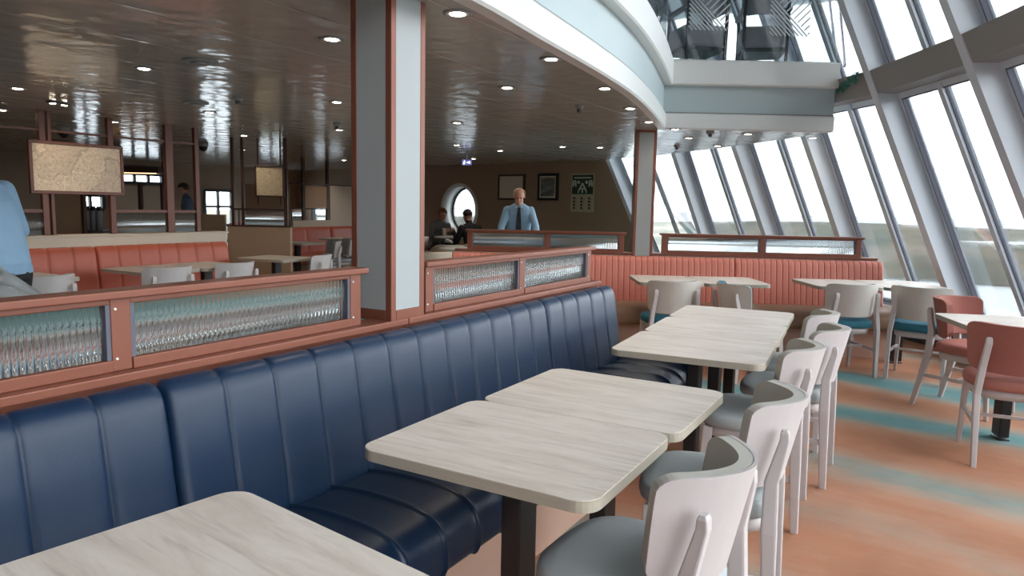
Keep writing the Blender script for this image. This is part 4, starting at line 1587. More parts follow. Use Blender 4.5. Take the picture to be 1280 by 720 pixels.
# ---- exit sign under the ceiling
P = depth_pt(583.5, 203, 11.2)
sg = empty('exit_sign', (P.x, P.y, P.z), R(-62), 'small blue illuminated sign with white pictogram hanging from the ceiling', 'sign')
a = MB(); a.box((0, 0, 0), (0.155, 0.03, 0.085), bev=0.003); a.build('box', emat('sign_blue', (0.02, 0.035, 0.30, 1), 0.9), sg)
a = MB()
a.ball((-0.035, -0.0165, 0.022), 0.009, 0.003, 0.009, n=6)
a.bar((-0.035, -0.0165, 0.012), (-0.042, -0.0165, -0.012), 0.012, 0.003, (0, 1, 0)); a.bar((-0.042, -0.0165, -0.012), (-0.056, -0.0165, -0.03), 0.009, 0.003, (0, 1, 0)); a.bar((-0.042, -0.0165, -0.012), (-0.028, -0.0165, -0.03), 0.009, 0.003, (0, 1, 0))
a.bar((-0.035, -0.0165, 0.008), (-0.018, -0.0165, -0.002), 0.007, 0.003, (0, 1, 0)); a.bar((-0.036, -0.0165, 0.008), (-0.054, -0.0165, 0.0), 0.007, 0.003, (0, 1, 0))
a.bar((0.0, -0.0165, 0.0), (0.05, -0.0165, 0.0), 0.014, 0.003, (0, 1, 0))
a.bar((0.055, -0.0165, 0.0), (0.035, -0.0165, 0.02), 0.011, 0.003, (0, 1, 0)); a.bar((0.055, -0.0165, 0.0), (0.035, -0.0165, -0.02), 0.011, 0.003, (0, 1, 0))
a.build('pictogram', emat('sign_white', (0.9, 0.93, 1, 1), 1.6), sg)
a = MB(); a.cyl((0, 0, 0.042), (0, 0, CZ - P.z), 0.008); a.build('hanger', M['steel'], sg)

# ================================================================== CEILING FITTINGS
def downlight(x, y, label, power, r=0.034):
    root = empty('downlight', (x, y, CZ), 0, label, 'ceiling light', 'recessed ceiling downlights')
    a = MB(); a.lathe([(r, -0.0), (r + 0.028, 0.0), (r + 0.028, -0.006), (r + 0.02, -0.009), (r, -0.006), (r - 0.004, 0.0)], n=28)
    a.build('trim_ring', M['rubber'], root)
    a = MB(); a.lathe([(0.001, -0.004), (r * 0.6, -0.010), (r * 0.9, -0.008), (r, -0.003), (r, 0.0), (0.001, 0.0)], n=24)
    a.build('lens', M['lamp'], root)
    ld = bpy.data.lights.new('downlight_spot', 'SPOT')
    ld.energy = power
    ld.color = (1.0, 0.87, 0.72)
    ld.spot_size = R(130); ld.spot_blend = 0.8; ld.shadow_soft_size = 0.05
    lo = bpy.data.objects.new('downlight_spot', ld)
    COL.objects.link(lo); lo.parent = root; lo.location = (0, 0, -0.03)
    return root


LP_ = 11.5
edge_l = [((572, 16), 'nearest the camera'), ((689, 73), 'second from the camera'), ((756, 110), 'third from the camera'), ((788, 135), 'fourth from the camera'), ((811, 152), 'just left of the slim column')]
for (p, w) in edge_l:
    q = at_z(p[0], p[1], CZ); downlight(q.x, q.y, 'recessed downlight in the row along the curved balcony edge, %s' % w, LP_ * 0.8)
inner = [((415, 48), 'large downlight left of the big column top'), ((180, 85), 'downlight in the dim ceiling above the space between map and big column'),
         ((22, 110), 'downlight in the dim ceiling at the far left, upper one'), ((2, 137), 'downlight cut by the left edge of the photo'),
         ((143, 152), 'small downlight above the right end of the large map'), ((262, 140), 'downlight among the ceiling reflections left of the lattice posts'),
         ((421, 127), 'downlight left of the big column, below the large one'), ((424, 162), 'small downlight left of the big column, lowest of three'),
         ((305, 169), 'small downlight between the lattice posts of the brown divider'), ((634, 109), 'downlight alone in the middle of the ceiling right of the big column'),
         ((571, 153), 'downlight in the bright ceiling reflection right of the big column, upper one'), ((571, 181), 'downlight in the bright ceiling reflection right of the big column, lower one'),
         ((625, 188), 'small far downlight above the pale framed picture'), ((703, 183), 'small far downlight above the landscape picture'),
         ((750, 184), 'small far downlight above the green poster'), ((692, 202), 'smallest far downlight close to the brown wall'),
         ((592, 198), 'far downlight beside the blue sign'), ((430, 200), 'far downlight above the tall beige screen'), ((303, 187), 'far downlight seen through the dark lattice')]
for (p, w) in inner:
    q = at_z(p[0], p[1], CZ)
    if q.y < 14.3 and (q.xy - bw0).dot(BW_N) > 0.3: downlight(q.x, q.y, w, LP_)
soff = [((844, 161), 'soffit downlight right of the slim column, nearest to it'), ((861, 172), 'soffit downlight right of the slim column, lower small one'), ((897, 182), 'soffit downlight by the far window heads'), ((935, 167), 'soffit downlight under the middle of the straight balcony end'), ((1016, 172), 'soffit downlight under the right end of the balcony')]
for (p, w) in soff:
    q = at_z(p[0], p[1], CZ); downlight(q.x, q.y, w, LP_ * 0.4)


def disc_fitting(name, px, py, r, h, label, cat, mat, dome=False):
    q = at_z(px, py, CZ)
    root = empty(name, (q.x, q.y, CZ), 0, label, cat)
    a = MB(); a.lathe([(0.001, 0), (r, 0), (r, -h * 0.35), (r * 0.85, -h * 0.5), (0.001, -h * 0.5)], n=28); a.build('base', M['rubber'], root)
    a = MB()
    if dome:
        a.lathe([(r * 0.8, -h * 0.5), (r * 0.78, -h * 0.75), (r * 0.55, -h), (0.2 * r, -h * 1.15), (0.001, -h * 1.17)], n=24)
    else:
        a.lathe([(r * 0.5, -h * 0.5), (r * 0.5, -h * 0.8), (r * 0.4, -h), (0.001, -h)], n=24)
    a.build('dome' if dome else 'sensor', mat, root)
    return root


disc_fitting('ceiling_speaker', 250, 76, 0.10, 0.025, 'round pale ceiling speaker above the dim room', 'speaker', M['rubber'])
disc_fitting('ceiling_speaker', 245, 128, 0.10, 0.025, 'round ceiling speaker farther back, near the bright reflections', 'speaker', M['rubber'])
disc_fitting('smoke_detector', 297, 122, 0.04, 0.05, 'small smoke detector on the dim ceiling', 'detector', M['dark_grey'])
disc_fitting('smoke_detector', 421, 154, 0.04, 0.06, 'small smoke detector left of the big column', 'detector', M['dark_grey'])
disc_fitting('smoke_detector', 724, 131, 0.035, 0.06, 'small smoke detector right of the big column', 'detector', M['dark_grey'])
disc_fitting('smoke_detector', 888, 164, 0.04, 0.06, 'small dark detector under the straight balcony end', 'detector', M['dark_grey'])
disc_fitting('smoke_detector', 846, 182, 0.035, 0.05, 'small dark detector on the soffit beside the slim column', 'detector', M['dark_grey'])
disc_fitting('ceiling_camera', 79, 157, 0.07, 0.12, 'white dome security camera above the large map', 'camera', M['black'], True)
disc_fitting('ceiling_camera', 254, 179, 0.07, 0.10, 'grey dome camera near the lattice posts', 'camera', M['black'], True)
q = at_z(73, 128, CZ)
tl_ = empty('twin_spotlight', (q.x, q.y, CZ), R(20), 'tiny twin spotlight above the large map', 'ceiling light')
a = MB(); a.box((0, 0, -0.008), (0.20, 0.06, 0.016), bev=0.004); a.build('base', M['dark_grey'], tl_)
for sx in (-0.06, 0.06):
    a = MB(); a.lathe([(0.001, -0.016), (0.022, -0.016), (0.022, -0.02), (0.001, -0.022)], c=(sx, 0, 0), n=16); a.build('lens', M['lamp'], tl_)

ld = bpy.data.lights.new('map_spot', 'SPOT'); ld.energy = 14; ld.color = (1, 0.80, 0.58); ld.spot_size = R(60); ld.spot_blend = 0.7; ld.shadow_soft_size = 0.03
lo = bpy.data.objects.new('map_spot', ld); COL.objects.link(lo); lo.parent = tl_
lo.location = (0, 0, -0.05)
bpy.context.view_layer.update()
mc_ = Vector(((q0.x + q1.x) / 2, MYp, (mz0 + mz1) / 2))
dd_ = tl_.matrix_world.inverted().to_3x3() @ (mc_ - q)
lo.rotation_euler = dd_.to_track_quat('-Z', 'Y').to_euler()

# ================================================================== BALCONY
gb = empty('glass_balustrade', (0, 0, 0), 0, 'clear glass balustrade standing on the white balcony edge', 'balustrade')
cv = [p for p in edge]
def inset_line(pts, d):
    out = []
    for i, p in enumerate(pts):
        t = (pts[min(i + 1, len(pts) - 1)] - pts[max(i - 1, 0)]).normalized()
        out.append(p + Vector((-t.y, t.x)) * d)
    return out
ins = inset_line(cv, 0.0)
GH = 1.05
step = 9
for k in range(0, len(ins) - 1, step):
    seg = ins[k:k + step + 1]
    if len(seg) < 2: continue
    g = MB()
    rings = []
    for j, p in enumerate(seg):
        t = (seg[min(j + 1, len(seg) - 1)] - seg[max(j - 1, 0)]).normalized()
        n_ = Vector((-t.y, t.x)) * 0.006
        e = t * 0.006 * (1 if j == 0 else -1 if j == len(seg) - 1 else 0)
        a_, b_ = p + n_ + e, p - n_ + e
        rings.append([Vector((a_.x, a_.y, DZ)), Vector((b_.x, b_.y, DZ)), Vector((b_.x, b_.y, DZ + GH)), Vector((a_.x, a_.y, DZ + GH))])
    g.loft(rings, smooth=False)
    g.build('glass_panel', M['rail_glass'], gb)
ev = (END - corner)
ED = ev.normalized()
EN = Vector((ED.y, -ED.x))                 # outwards, to the room
EL = ev.length
def EP(s, z, off): 
    p = corner + ED * s + EN * off
    return Vector((p.x, p.y, z))
for k in range(3):
    s0, s1 = EL * k / 3 + 0.008, EL * (k + 1) / 3 - 0.008
    g = MB(); g.loft([[EP(s0, DZ, 0.006), EP(s0, DZ, -0.006), EP(s0, DZ + GH, -0.006), EP(s0, DZ + GH, 0.006)], [EP(s1, DZ, 0.006), EP(s1, DZ, -0.006), EP(s1, DZ + GH, -0.006), EP(s1, DZ + GH, 0.006)]], smooth=False)
    g.build('glass_panel', M['rail_glass'], gb)
r_ = MB()
rail_pts = [Vector((p.x, p.y, DZ + GH + 0.02)) for p in ins[:-1]] + [EP(0, DZ + GH + 0.02, 0), EP(EL, DZ + GH + 0.02, 0)]
r_.tube(rail_pts, 0.022, n=12)
r_.build('handrail', M['steel'], gb)
s_ = MB(); s_.tube([Vector((p.x, p.y, DZ + 0.008)) for p in ins[:-1]] + [EP(0, DZ + 0.008, 0), EP(EL, DZ + 0.008, 0)], 0.012, n=8)
s_.build('base_channel', M['steel'], gb)


def chevron(sc, zc, size, name='frosted_decal'):
    """two triangles of slanting frosted bars on the end glass"""
    m = MB()
    h = size / 2

    def seg(x0, z0, x1, z1):
        w = size * 0.018
        d = Vector((x1 - x0, z1 - z0))
        if d.length < 0.02: return
        q = Vector((-d.y, d.x)).normalized() * w
        c = [(x0 + q.x, z0 + q.y), (x0 - q.x, z0 - q.y), (x1 - q.x, z1 - q.y), (x1 + q.x, z1 + q.y)]
        m.loft([[EP(sc + x, zc + z, 0.0065) for x, z in c], [EP(sc + x, zc + z, 0.008) for x, z in c]], smooth=False)
    for i in range(1, 10):                      # lower left half: bars parallel to the falling diagonal
        c = -2 * h * i / 9.5 + 0.02
        seg(-h, c + h, c + h, -h)
    for i in range(11):                         # upper right half: bars rising to the right
        c = -2 * h + 4 * h * (i + 0.5) / 11
        x0, z0 = -c / 2, c / 2
        t = min(h - x0, h - z0)
        seg(x0, z0, x0 + t, z0 + t)
    return m.build(name, M['frosted'], gb)


chevron(EL * 0.24, DZ + 0.50, 0.40)
chevron(EL * 0.71, DZ + 0.46, 0.40)


def lounge_chair(label, s, off, ang):
    p = corner + ED * s - EN * off
    root = empty('lounge_chair', (p.x, p.y, DZ), ang, label, 'chair', 'grey lounge chairs on the balcony')
    a = MB(); a.prism(rrect(0.46, 0.46, 0.06, 5), 0.22, 0.44, bev=0.03, segs=3); a.build('seat', M['lounge_grey'], root)
    shell_grid(0.245, 0.56, 1.02, 0.08, 0.14, 0.05, -0.24, (0.05, 0.08), narrow=0.02).build('backrest', M['lounge_grey'], root)
    for sx in (-1, 1):
        a = MB(); a.bar((sx * 0.215, -0.24, 0.0), (sx * 0.215, -0.26, 0.74), 0.03, 0.03, (0, 1, 0), bev=0.004); a.build('leg', M['dark_grey'], root)
        a = MB(); a.bar((sx * 0.215, 0.22, 0.0), (sx * 0.215, 0.22, 0.60), 0.03, 0.03, (0, 1, 0), bev=0.004); a.build('leg', M['dark_grey'], root)
        a = MB(); a.box((sx * 0.225, 0.0, 0.60), (0.06, 0.50, 0.04), bev=0.01); a.build('armrest', M['lounge_grey'], root)
    a = MB(); a.box((0, 0, 0.20), (0.44, 0.44, 0.04)); a.build('seat_frame', M['dark_grey'], root)
    return root


ea = math.atan2(ED.y, ED.x)
lounge_chair('grey lounge chair on the balcony behind the left frosted decal', EL * 0.25, 0.55, ea + R(12))
lounge_chair('grey lounge chair on the balcony with its open back beside the right decal', EL * 0.66, 0.55, ea - R(10))
lounge_chair('grey lounge chair on the balcony by the curved corner of the glass', EL * -0.42, 0.75, ea + R(30))

# two dark purple cords and a tinsel garland
M['cord'] = pmat('purple_cord', srgb(74, 50, 96), 0.6, var=0.1)
for k, (a0, a1, lab) in enumerate((((1036.5, 0), (1047.5, 89), 'dark purple cord hanging at the balcony end, left one of two'), ((1043.0, 0), (1050.5, 85), 'dark purple cord hanging at the balcony end, right one of two'))):
    lo_ = depth_pt(a1[0], a1[1], 8.0)
    hi_ = lo_ + (depth_pt(1036.5, 0, 7.9) - depth_pt(1047.5, 89, 8.0))
    if k: lo_ = lo_ + rt * 0.045 + Vector((0, 0, 0.04)); hi_ = hi_ + rt * 0.075 + Vector((0, 0, 0.04))
    top = hi_ + (hi_ - lo_) * ((ROOF - hi_.z) / (hi_.z - lo_.z))
    c = empty('hanging_cord', (lo_.x, lo_.y, lo_.z), 0, lab, 'cord', 'purple cords at the balcony end')
    a = MB(); a.tube([Vector((0, 0, 0)), (hi_ - lo_), (top - lo_)], 0.013, n=8); a.build('cord', M['cord'], c)
    a = MB(); a.cyl((0, 0, -0.03), (0, 0, 0.01), 0.015); a.build('end_weight', M['dark_grey'], c)
M['tinsel'] = pmat('teal_tinsel', srgb(74, 136, 122), 0.35, metal=0.4, var=0.3, scale=60)
g0 = Vector((END.x + 0.03, END.y - 0.02, 2.64))
g1 = LP(4, 2.70, 0.0, -0.05)
a = MB()
random.seed(11)
for i in range(220):
    t = i / 219
    c = g0.lerp(g1, t) - Vector((0, 0, 0.05 * math.sin(PI * t) + 0.02 * math.sin(9 * t)))
    d = Vector((random.uniform(-1, 1), random.uniform(-1, 1), random.uniform(-1, 1))).normalized()
    a.bar(c, c + d * random.uniform(0.03, 0.065), 0.012, 0.003, (0.3, 0.5, 0.8), 0.003, 0.002)
a.tube([g0.lerp(g1, t / 10) - Vector((0, 0, 0.05 * math.sin(PI * t / 10) + 0.02 * math.sin(0.9 * t))) for t in range(11)], 0.008, n=6)
tag(a.build('tinsel_garland', M['tinsel']), 'teal tinsel garland on the window girder at the balcony end', 'garland')

# ================================================================== PEOPLE
def V3(*a): return Vector(a)


class Body:
    def __init__(self):
        self.mb = MB()
        self.samples = []          # (point, radius, material index)

    def limb(self, pts, rad, mi, n=14):
        pts = [Vector(p) for p in pts]
        # finer samples for a smooth taper
        for (p, r), (q, s) in zip(zip(pts, rad), zip(pts[1:], rad[1:])):
            self.mb.cyl(p, q, r, s, n=n)
            for k in range(5):
                t = k / 4
                self.samples.append((p.lerp(q, t), r + (s - r) * t, mi))
        for p, r in zip(pts, rad):
            self.mb.ball(p, r, n=7)

    def blob(self, c, rx, ry, rz, mi, M_=None):
        self.mb.ball(c, rx, ry, rz, n=8, M=M_)
        cc = M_ @ Vector(c) if M_ is not None else Vector(c)
        self.samples.append((cc, min(rx, ry, rz), mi))

    def torso(self, secs, mi):
        """secs: (centre, half width, half depth) bottom to top"""
        rings = []
        for c, w, d in secs:
            c = Vector(c)
            ring = []
            for j in range(20):
                a = 2 * PI * j / 20
                e = 0.8
                x = math.copysign(abs(math.cos(a)) ** e, math.cos(a)); y = math.copysign(abs(math.sin(a)) ** e, math.sin(a))
                ring.append(c + Vector((x * w, y * d, 0)))
            rings.append(ring)
            for sx in (-0.6, 0, 0.6):
                self.samples.append((c + Vector((sx * w, 0, 0)), d, mi))
        self.mb.loft(rings)

    def hand(self, wrist, direction, palm_n, side, mi, curl=0.5, size=1.0):
        d = Vector(direction).normalized()
        nrm = Vector(palm_n); nrm = (nrm - d * nrm.dot(d)).normalized()
        x = d.cross(nrm).normalized() * side
        w = Vector(wrist)
        pc_ = w + d * 0.045 * size
        Mx = Matrix((x, d, nrm)).transposed().to_4x4(); Mx.translation = pc_
        self.mb.ball((0, 0, 0), 0.042 * size, 0.055 * size, 0.017 * size, n=7, M=Mx)
        self.samples.append((pc_, 0.03, mi))
        for k, (off, ln) in enumerate(((-0.030, 0.072), (-0.010, 0.082), (0.010, 0.078), (0.029, 0.062))):
            p = pc_ + x * off * size + d * 0.045 * size
            pts = [p]
            ang = 0.0
            for j in range(3):
                ang += curl * (0.35 + 0.2 * j)
                p = p + (d * math.cos(ang) + nrm * math.sin(ang)) * ln * size / 3
                pts.append(p)
            self.limb(pts, [0.0095 * size, 0.009 * size, 0.0085 * size, 0.0075 * size], mi, n=8)
        p = pc_ - x * 0.035 * size - d * 0.015 * size
        self.limb([p, p - x * 0.028 * size + d * 0.022 * size + nrm * 0.012, p - x * 0.034 * size + d * 0.055 * size + nrm * 0.02], [0.013 * size, 0.011 * size, 0.009 * size], mi, n=8)

    def head(self, c, tilt, mi, turn=0.0):
        """c = centre of the skull; face towards local +Y"""
        Mh = Matrix.Translation(c) @ Matrix.Rotation(turn, 4, 'Z') @ Matrix.Rotation(tilt, 4, 'X')
        for cc, rx, ry, rz in (((0, -0.008, 0.025), 0.075, 0.094, 0.088), ((0, 0.022, -0.045), 0.060, 0.066, 0.075), ((0, 0.060, -0.092), 0.030, 0.026, 0.024),
                               ((0, 0.090, -0.020), 0.012, 0.020, 0.022), ((0, 0.103, -0.032), 0.014, 0.013, 0.011), ((0, 0.078, 0.018), 0.046, 0.014, 0.010),
                               ((0, 0.083, -0.066), 0.022, 0.010, 0.007), ((0, 0.080, -0.077), 0.019, 0.010, 0.007),
                               ((0.030, 0.072, -0.03), 0.020, 0.014, 0.016), ((-0.030, 0.072, -0.03), 0.020, 0.014, 0.016),
                               ((0.078, -0.005, -0.012), 0.010, 0.020, 0.032), ((-0.078, -0.005, -0.012), 0.010, 0.020, 0.032)):
            self.mb.ball(cc, rx, ry, rz, n=8, M=Mh)
            self.samples.append((Mh @ Vector(cc), min(rx, ry), mi))
        return Mh

    def build(self, name, mats, root, voxel=0.008):
        bm = self.mb.bm
        bmesh.ops.recalc_face_normals(bm, faces=bm.faces)
        me = bpy.data.meshes.new(name + '_raw')
        bm.to_mesh(me); bm.free()
        tmp = bpy.data.objects.new(name + '_raw', me)
        COL.objects.link(tmp)
        md = tmp.modifiers.new('r', 'REMESH'); md.mode = 'VOXEL'; md.voxel_size = voxel; md.use_smooth_shade = True
        sm = tmp.modifiers.new('s', 'SMOOTH'); sm.factor = 0.5; sm.iterations = 3
        dg = bpy.context.evaluated_depsgraph_get()
        out = bpy.data.meshes.new_from_object(tmp.evaluated_get(dg), depsgraph=dg)
        bpy.data.objects.remove(tmp); bpy.data.meshes.remove(me)
        out.name = name
        out.materials.clear()
        for m in mats: out.materials.append(m)
        from mathutils.kdtree import KDTree
        kd = KDTree(len(self.samples))
        for i, s in enumerate(self.samples): kd.insert(s[0], i)
        kd.balance()
        for p in out.polygons:
            best, bi = 1e9, 0
            for co, i, dist in kd.find_n(p.center, 10):
                v = dist - self.samples[i][1]
                if v < best: best, bi = v, self.samples[i][2]
            p.material_index = bi
            p.use_smooth = True
        o = bpy.data.objects.new(name, out)
        COL.objects.link(o)
        o.parent = root
        KIDS.setdefault(root.name, []).append(o)
        return o


def hair_cap(root, Mh, mat, fn, name='hair', grow=0.012):
    """cap of hair over the skull: faces kept where fn(unit direction) is true"""
    t = bmesh.new()
    bmesh.ops.create_uvsphere(t, u_segments=40, v_segments=24, radius=1)
    dead = [f for f in t.faces if not fn(f.calc_center_median().normalized())]
    bmesh.ops.delete(t, geom=dead, context='FACES')
    for v in t.verts:
        v.co = Vector((v.co.x * (0.075 + grow), v.co.y * (0.094 + grow) - 0.008, v.co.z * (0.088 + grow) + 0.025))
    r = bmesh.ops.extrude_face_region(t, geom=t.faces[:])
    for v in [e for e in r['geom'] if isinstance(e, bmesh.types.BMVert)]:
        c = Vector((0, -0.008, 0.025)); v.co = c + (v.co - c) * 0.86
    m = MB(); m.merge(t, Mh, smooth=True)
    return m.build(name, mat, root)


def eyes(root, Mh):
    for s in (-1, 1):
        e = MB(); e.ball((s * 0.030, 0.078, 0.0), 0.011, 0.008, 0.007, n=6, M=Mh)
        e.build('eye', M['dark_brown'], root)


# --- standing man in a blue shirt and tie, leaning on a table
x, y = on_floor(648.5, 270, 10.3)
man = empty('person', (x, y, 0), face(math.degrees(math.atan2(-y, -x))), 'bald person in light blue shirt and dark tie leaning forward with both arms down', 'person')
B = Body()
for s in (-1, 1):
    B.limb([(s * 0.095, -0.16, 0.90), (s * 0.11, -0.13, 0.50), (s * 0.12, -0.16, 0.09)], [0.095, 0.062, 0.045], 1)
    B.limb([(s * 0.12, -0.18, 0.05), (s * 0.13, -0.04, 0.035)], [0.045, 0.038], 1)
B.torso([((0, -0.15, 0.84), 0.165, 0.115), ((0, -0.14, 0.93), 0.170, 0.12), ((0, -0.09, 1.04), 0.175, 0.13), ((0, -0.02, 1.16), 0.185, 0.13), ((0, 0.05, 1.27), 0.190, 0.12), ((0, 0.08, 1.34), 0.185, 0.105), ((0, 0.10, 1.395), 0.135, 0.085), ((0, 0.11, 1.43), 0.075, 0.06)], 0)
for sp, r_, mi in list(B.samples):
    pass
for s in (-1, 1):
    B.limb([(s * 0.165, 0.085, 1.335), (s * 0.245, 0.12, 1.10), (s * 0.275, 0.24, 0.86)], [0.062, 0.052, 0.040], 0)
    B.limb([(s * 0.275, 0.24, 0.86), (s * 0.275, 0.26, 0.83)], [0.034, 0.028], 2)
    B.hand((s * 0.275, 0.265, 0.822), (0, 1, -0.28), (0, -0.28, -1), s, 2, curl=0.22)
B.limb([(0, 0.105, 1.39), (0, 0.16, 1.47)], [0.062, 0.056], 2)
Mh = B.head(V3(0, 0.205, 1.535), R(-24), 2)
bo = B.build('body', [M['shirt_blue'], M['trousers'], M['skin']], man)
hair_cap(man, Mh, M['hair_white'], lambda d: (-0.55 < d.z < 0.45 and d.y < 0.12 and abs(d.x) > 0.25) or (d.y < -0.35 and d.z < 0.55 and d.z > -0.7), grow=0.013)
eyes(man, Mh)
t = MB()
tp = [(0, 0.195, 1.375), (0, 0.188, 1.30), (0, 0.135, 1.16), (0, 0.062, 1.04), (0, 0.0, 0.97)]
rings = []
for (a_, b_, c_), w in zip(tp, (0.018, 0.026, 0.034, 0.040, 0.006)):
    rings.append([Vector((a_ - w, b_ + 0.002, c_)), Vector((a_ + w, b_ + 0.002, c_)), Vector((a_ + w, b_ - 0.018, c_ - 0.004)), Vector((a_ - w, b_ - 0.018, c_ - 0.004))])
t.loft(rings, smooth=False)
t.build('tie', M['tie'], man)
c = MB()
for s in (-1, 1):
    c.loft([[V3(s * 0.008, 0.185, 1.385), V3(s * 0.055, 0.20, 1.36), V3(s * 0.075, 0.11, 1.43)], [V3(s * 0.008, 0.195, 1.39), V3(s * 0.055, 0.212, 1.362), V3(s * 0.078, 0.115, 1.437)]], smooth=False)
c.build('collar', M['shirt_blue'], man)
f_ = Vector((-x, -y)).normalized()
copy_tree(TB, (x + f_.x * 0.50, y + f_.y * 0.50, 0), math.atan2(f_.y, f_.x) + PI / 2, 'wood table under the hands of the leaning man, behind the coral screen', 'tables beyond the coral bench')

# --- person at the left edge in a blue shirt, back to the camera
x, y = on_floor(-1, 300, 4.55)
lp = empty('person', (x, y, 0), face(118), 'person in light blue shirt and black trousers cut off by the left edge, elbow out', 'person')
B = Body()
for s in (-1, 1):
    B.limb([(s * 0.10, -0.02, 0.92), (s * 0.11, 0.02, 0.50), (s * 0.12, -0.02, 0.09)], [0.10, 0.066, 0.047], 1)
    B.limb([(s * 0.12, -0.04, 0.05), (s * 0.13, 0.11, 0.035)], [0.046, 0.038], 1)
B.torso([((0, -0.01, 0.86), 0.172, 0.120), ((0, -0.01, 0.955), 0.172, 0.122)], 1)
B.torso([((0, -0.01, 0.965), 0.180, 0.128), ((0, 0.01, 1.08), 0.178, 0.128), ((0, 0.05, 1.22), 0.192, 0.130), ((0, 0.09, 1.36), 0.205, 0.125), ((0, 0.125, 1.45), 0.185, 0.100), ((0, 0.15, 1.50), 0.11, 0.07)], 0)
B.limb([(0.185, 0.10, 1.43), (0.315, 0.10, 1.165), (0.12, 0.30, 1.10)], [0.072, 0.058, 0.044], 0)
B.limb([(0.12, 0.30, 1.10), (0.08, 0.34, 1.09)], [0.032, 0.028], 2)
B.hand((0.075, 0.345, 1.09), (-0.6, 0.6, -0.1), (0, 0, -1), 1, 2, curl=0.8)
B.limb([(-0.185, 0.10, 1.43), (-0.27, 0.05, 1.16), (-0.30, 0.02, 0.97)], [0.072, 0.056, 0.042], 0)
B.limb([(-0.30, 0.02, 0.97), (-0.30, 0.015, 0.92)], [0.032, 0.028], 2)
B.hand((-0.30, 0.012, 0.91), (0, 0.1, -1), (1, 0, 0), -1, 2, curl=1.0)
B.limb([(0, 0.14, 1.47), (0, 0.19, 1.56)], [0.062, 0.056], 2)
Mh = B.head(V3(0, 0.23, 1.63), R(-20), 2)
B.build('body', [M['shirt_blue'], M['trousers'], M['skin']], lp)
hair_cap(lp, Mh, M['hair_dark'], lambda d: d.z > 0.25 or (d.y < 0.0 and d.z > -0.6))
# crumpled grey bag
bp_ = depth_pt(4, 372, 4.15)
bag = bmesh.new()
bmesh.ops.create_icosphere(bag, subdivisions=4, radius=1)
random.seed(5)
ph = [(random.uniform(3, 9), random.uniform(3, 9), random.uniform(3, 9), random.uniform(0, 6)) for _ in range(7)]
for v in bag.verts:
    d = v.co.normalized()
    r = 1 + sum(0.05 * math.sin(a * d.x + b_ * d.y + c_ * d.z + e) for a, b_, c_, e in ph)
    top_ = max(0, d.z)
    v.co = Vector((d.x * 0.21 * r * (1 - 0.75 * top_ ** 1.2), d.y * 0.15 * r * (1 - 0.75 * top_ ** 1.2), d.z * (0.20 if d.z < 0 else 0.17) * r))
    f = v
for f in bag.faces: f.smooth = True
bg_ = empty('plastic_bag', (bp_.x, bp_.y, bp_.z - 0.02), R(20), 'crumpled grey plastic bag hanging by the person at the left edge', 'bag')
m = MB(); m.merge(bag); m.build('body', pmat('grey_plastic_film', srgb(138, 144, 146), 0.3, var=0.15, scale=20, bump=0.4, bscale=30), bg_)
m = MB(); m.tube([V3(0.02, 0, 0.13), V3(0.0, 0.02, 0.19), V3(-0.06, 0.05, 0.21)], [0.03, 0.018, 0.02], n=10); m.build('gathered_neck', M['rubber'], bg_)


def seated(px, py, dp, facing, label, mats, hairmat, hairfn, reach, hand_up=0.0, hair_grow=0.012, seat=0.475):
    x, y = on_floor(px, py, dp)
    p = empty('person', (x, y, 0), face(facing), label, 'person')
    B = Body()
    for s in (-1, 1):
        B.limb([(s * 0.10, -0.06, seat + 0.09), (s * 0.12, 0.36, seat + 0.10), (s * 0.12, 0.38, 0.09)], [0.092, 0.062, 0.042], 1)
        B.limb([(s * 0.12, 0.36, 0.05), (s * 0.13, 0.50, 0.035)], [0.044, 0.036], 1)
    B.torso([((0, -0.08, seat), 0.17, 0.12), ((0, -0.07, seat + 0.12), 0.175, 0.125), ((0, -0.03, seat + 0.28), 0.17, 0.12), ((0, 0.03, seat + 0.44), 0.188, 0.118), ((0, 0.06, seat + 0.54), 0.175, 0.095), ((0, 0.075, seat + 0.59), 0.10, 0.065)], 0)
    for s in (-1, 1):
        B.limb([(s * 0.18, 0.06, seat + 0.51), (s * 0.24, 0.12, seat + 0.27), (s * 0.12, reach, seat + 0.36 + hand_up)], [0.062, 0.048, 0.036], 0)
        B.hand((s * 0.118, reach + 0.01, seat + 0.365 + hand_up), (-s * 0.2, 0.8, 0.35), (-s, 0.2, 0.2), s, 2, curl=0.6)
    B.limb([(0, 0.075, seat + 0.57), (0, 0.11, seat + 0.65)], [0.058, 0.052], 2)
    Mh = B.head(V3(0, 0.15, seat + 0.725), R(-18), 2)
    B.build('body', [mats[0], mats[1], M['skin']], p)
    hair_cap(p, Mh, hairmat, hairfn, grow=hair_grow)
    eyes(p, Mh)
    return p


RA = math.degrees(yaw) - 90
seated(548, 290, 14.2, RA - 52, 'seated person with light brown hair and grey cardigan at the porthole table', (M['shirt_grey'], M['trousers']), M['hair_blond'], lambda d: d.z > 0.35 or (d.y < 0.25 and d.z > -0.9), 0.36, 0.02, 0.018)
seated(590, 290, 12.75, RA + 180 - 52, 'seated person in black jacket gesturing before the round porthole', (M['shirt_black'], M['trousers']), M['hair_dark'], lambda d: d.z > 0.3 or (d.y < 0.0 and d.z > -0.5), 0.40, 0.06, 0.008)

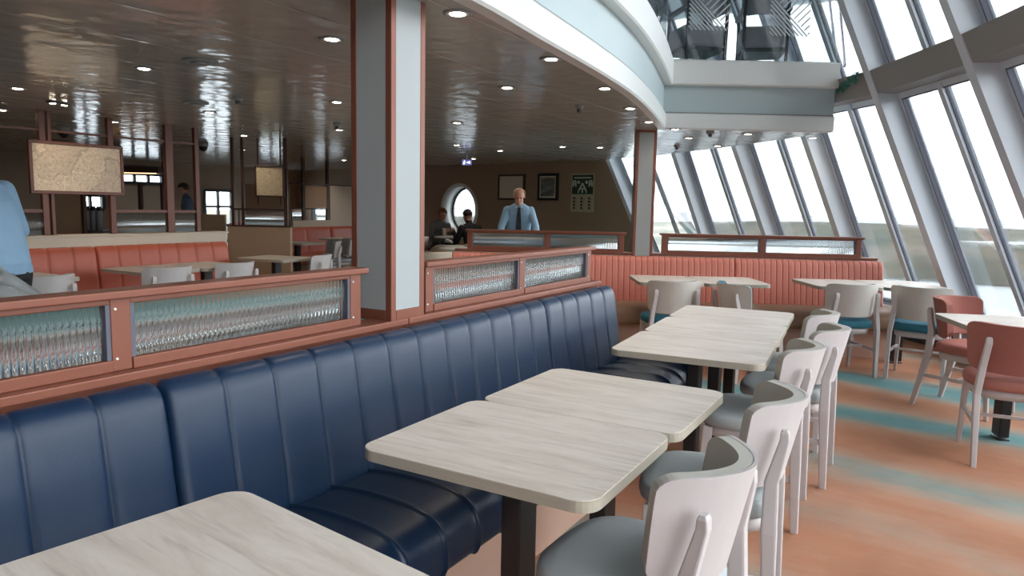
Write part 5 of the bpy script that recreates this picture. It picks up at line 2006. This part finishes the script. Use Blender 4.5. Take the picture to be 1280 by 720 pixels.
# server far back in the dim room
x, y = on_floor(236, 262, 14.2)
sv = empty('person', (x, y, 0), face(RA + 200), 'dark haired person in blue shirt and dark vest standing far back in the dim room', 'person')
B = Body()
for s in (-1, 1):
    B.limb([(s * 0.09, 0, 0.92), (s * 0.10, 0.02, 0.50), (s * 0.11, -0.02, 0.09)], [0.09, 0.06, 0.044], 1)
    B.limb([(s * 0.11, -0.04, 0.05), (s * 0.12, 0.10, 0.035)], [0.044, 0.036], 1)
B.torso([((0, 0, 0.86), 0.16, 0.115), ((0, 0, 1.0), 0.16, 0.115), ((0, 0.01, 1.15), 0.17, 0.12), ((0, 0.02, 1.32), 0.185, 0.115), ((0, 0.03, 1.42), 0.165, 0.09), ((0, 0.035, 1.46), 0.10, 0.065)], 0)
for s in (-1, 1):
    B.limb([(s * 0.18, 0.02, 1.38), (s * 0.24, 0.02, 1.12), (s * 0.16, 0.26, 1.06)], [0.062, 0.048, 0.038], 0)
    B.hand((s * 0.155, 0.27, 1.06), (-s * 0.2, 1, 0), (-s, 0, -0.3), s, 2, curl=0.8)
B.limb([(0, 0.035, 1.44), (0, 0.06, 1.52)], [0.056, 0.05], 2)
Mh = B.head(V3(0, 0.085, 1.60), R(-20), 2)
B.build('body', [M['shirt_mid'], M['trousers'], M['skin']], sv)
hair_cap(sv, Mh, M['hair_dark'], lambda d: d.z > 0.3 or (d.y < 0.05 and d.z > -0.6))
vt = MB()
vt.loft([[V3(math.cos(2 * PI * j / 24) * w, c_ + math.sin(2 * PI * j / 24) * d_, z) for j in range(24)] for z, w, d_, c_ in ((0.95, 0.172, 0.128, 0.0), (1.15, 0.178, 0.130, 0.01), (1.30, 0.180, 0.126, 0.02))], cap=False)
vt.build('vest', M['shirt_black'], sv)

# ================================================================== RENDER SETTINGS
vs = scene.view_settings
scene.display_settings.display_device = 'sRGB'
vs.view_transform = 'Standard'
vs.look = 'None'
vs.gamma = 1
vs.use_curve_mapping = False
vs.exposure = 0.0
cy = scene.cycles
cy.use_denoising = True
cy.max_bounces = 12
cy.diffuse_bounces = 5
cy.glossy_bounces = 4
cy.transmission_bounces = 10
cy.transparent_max_bounces = 16
cy.sample_clamp_indirect = 6
cy.caustics_reflective = False
cy.caustics_refractive = True
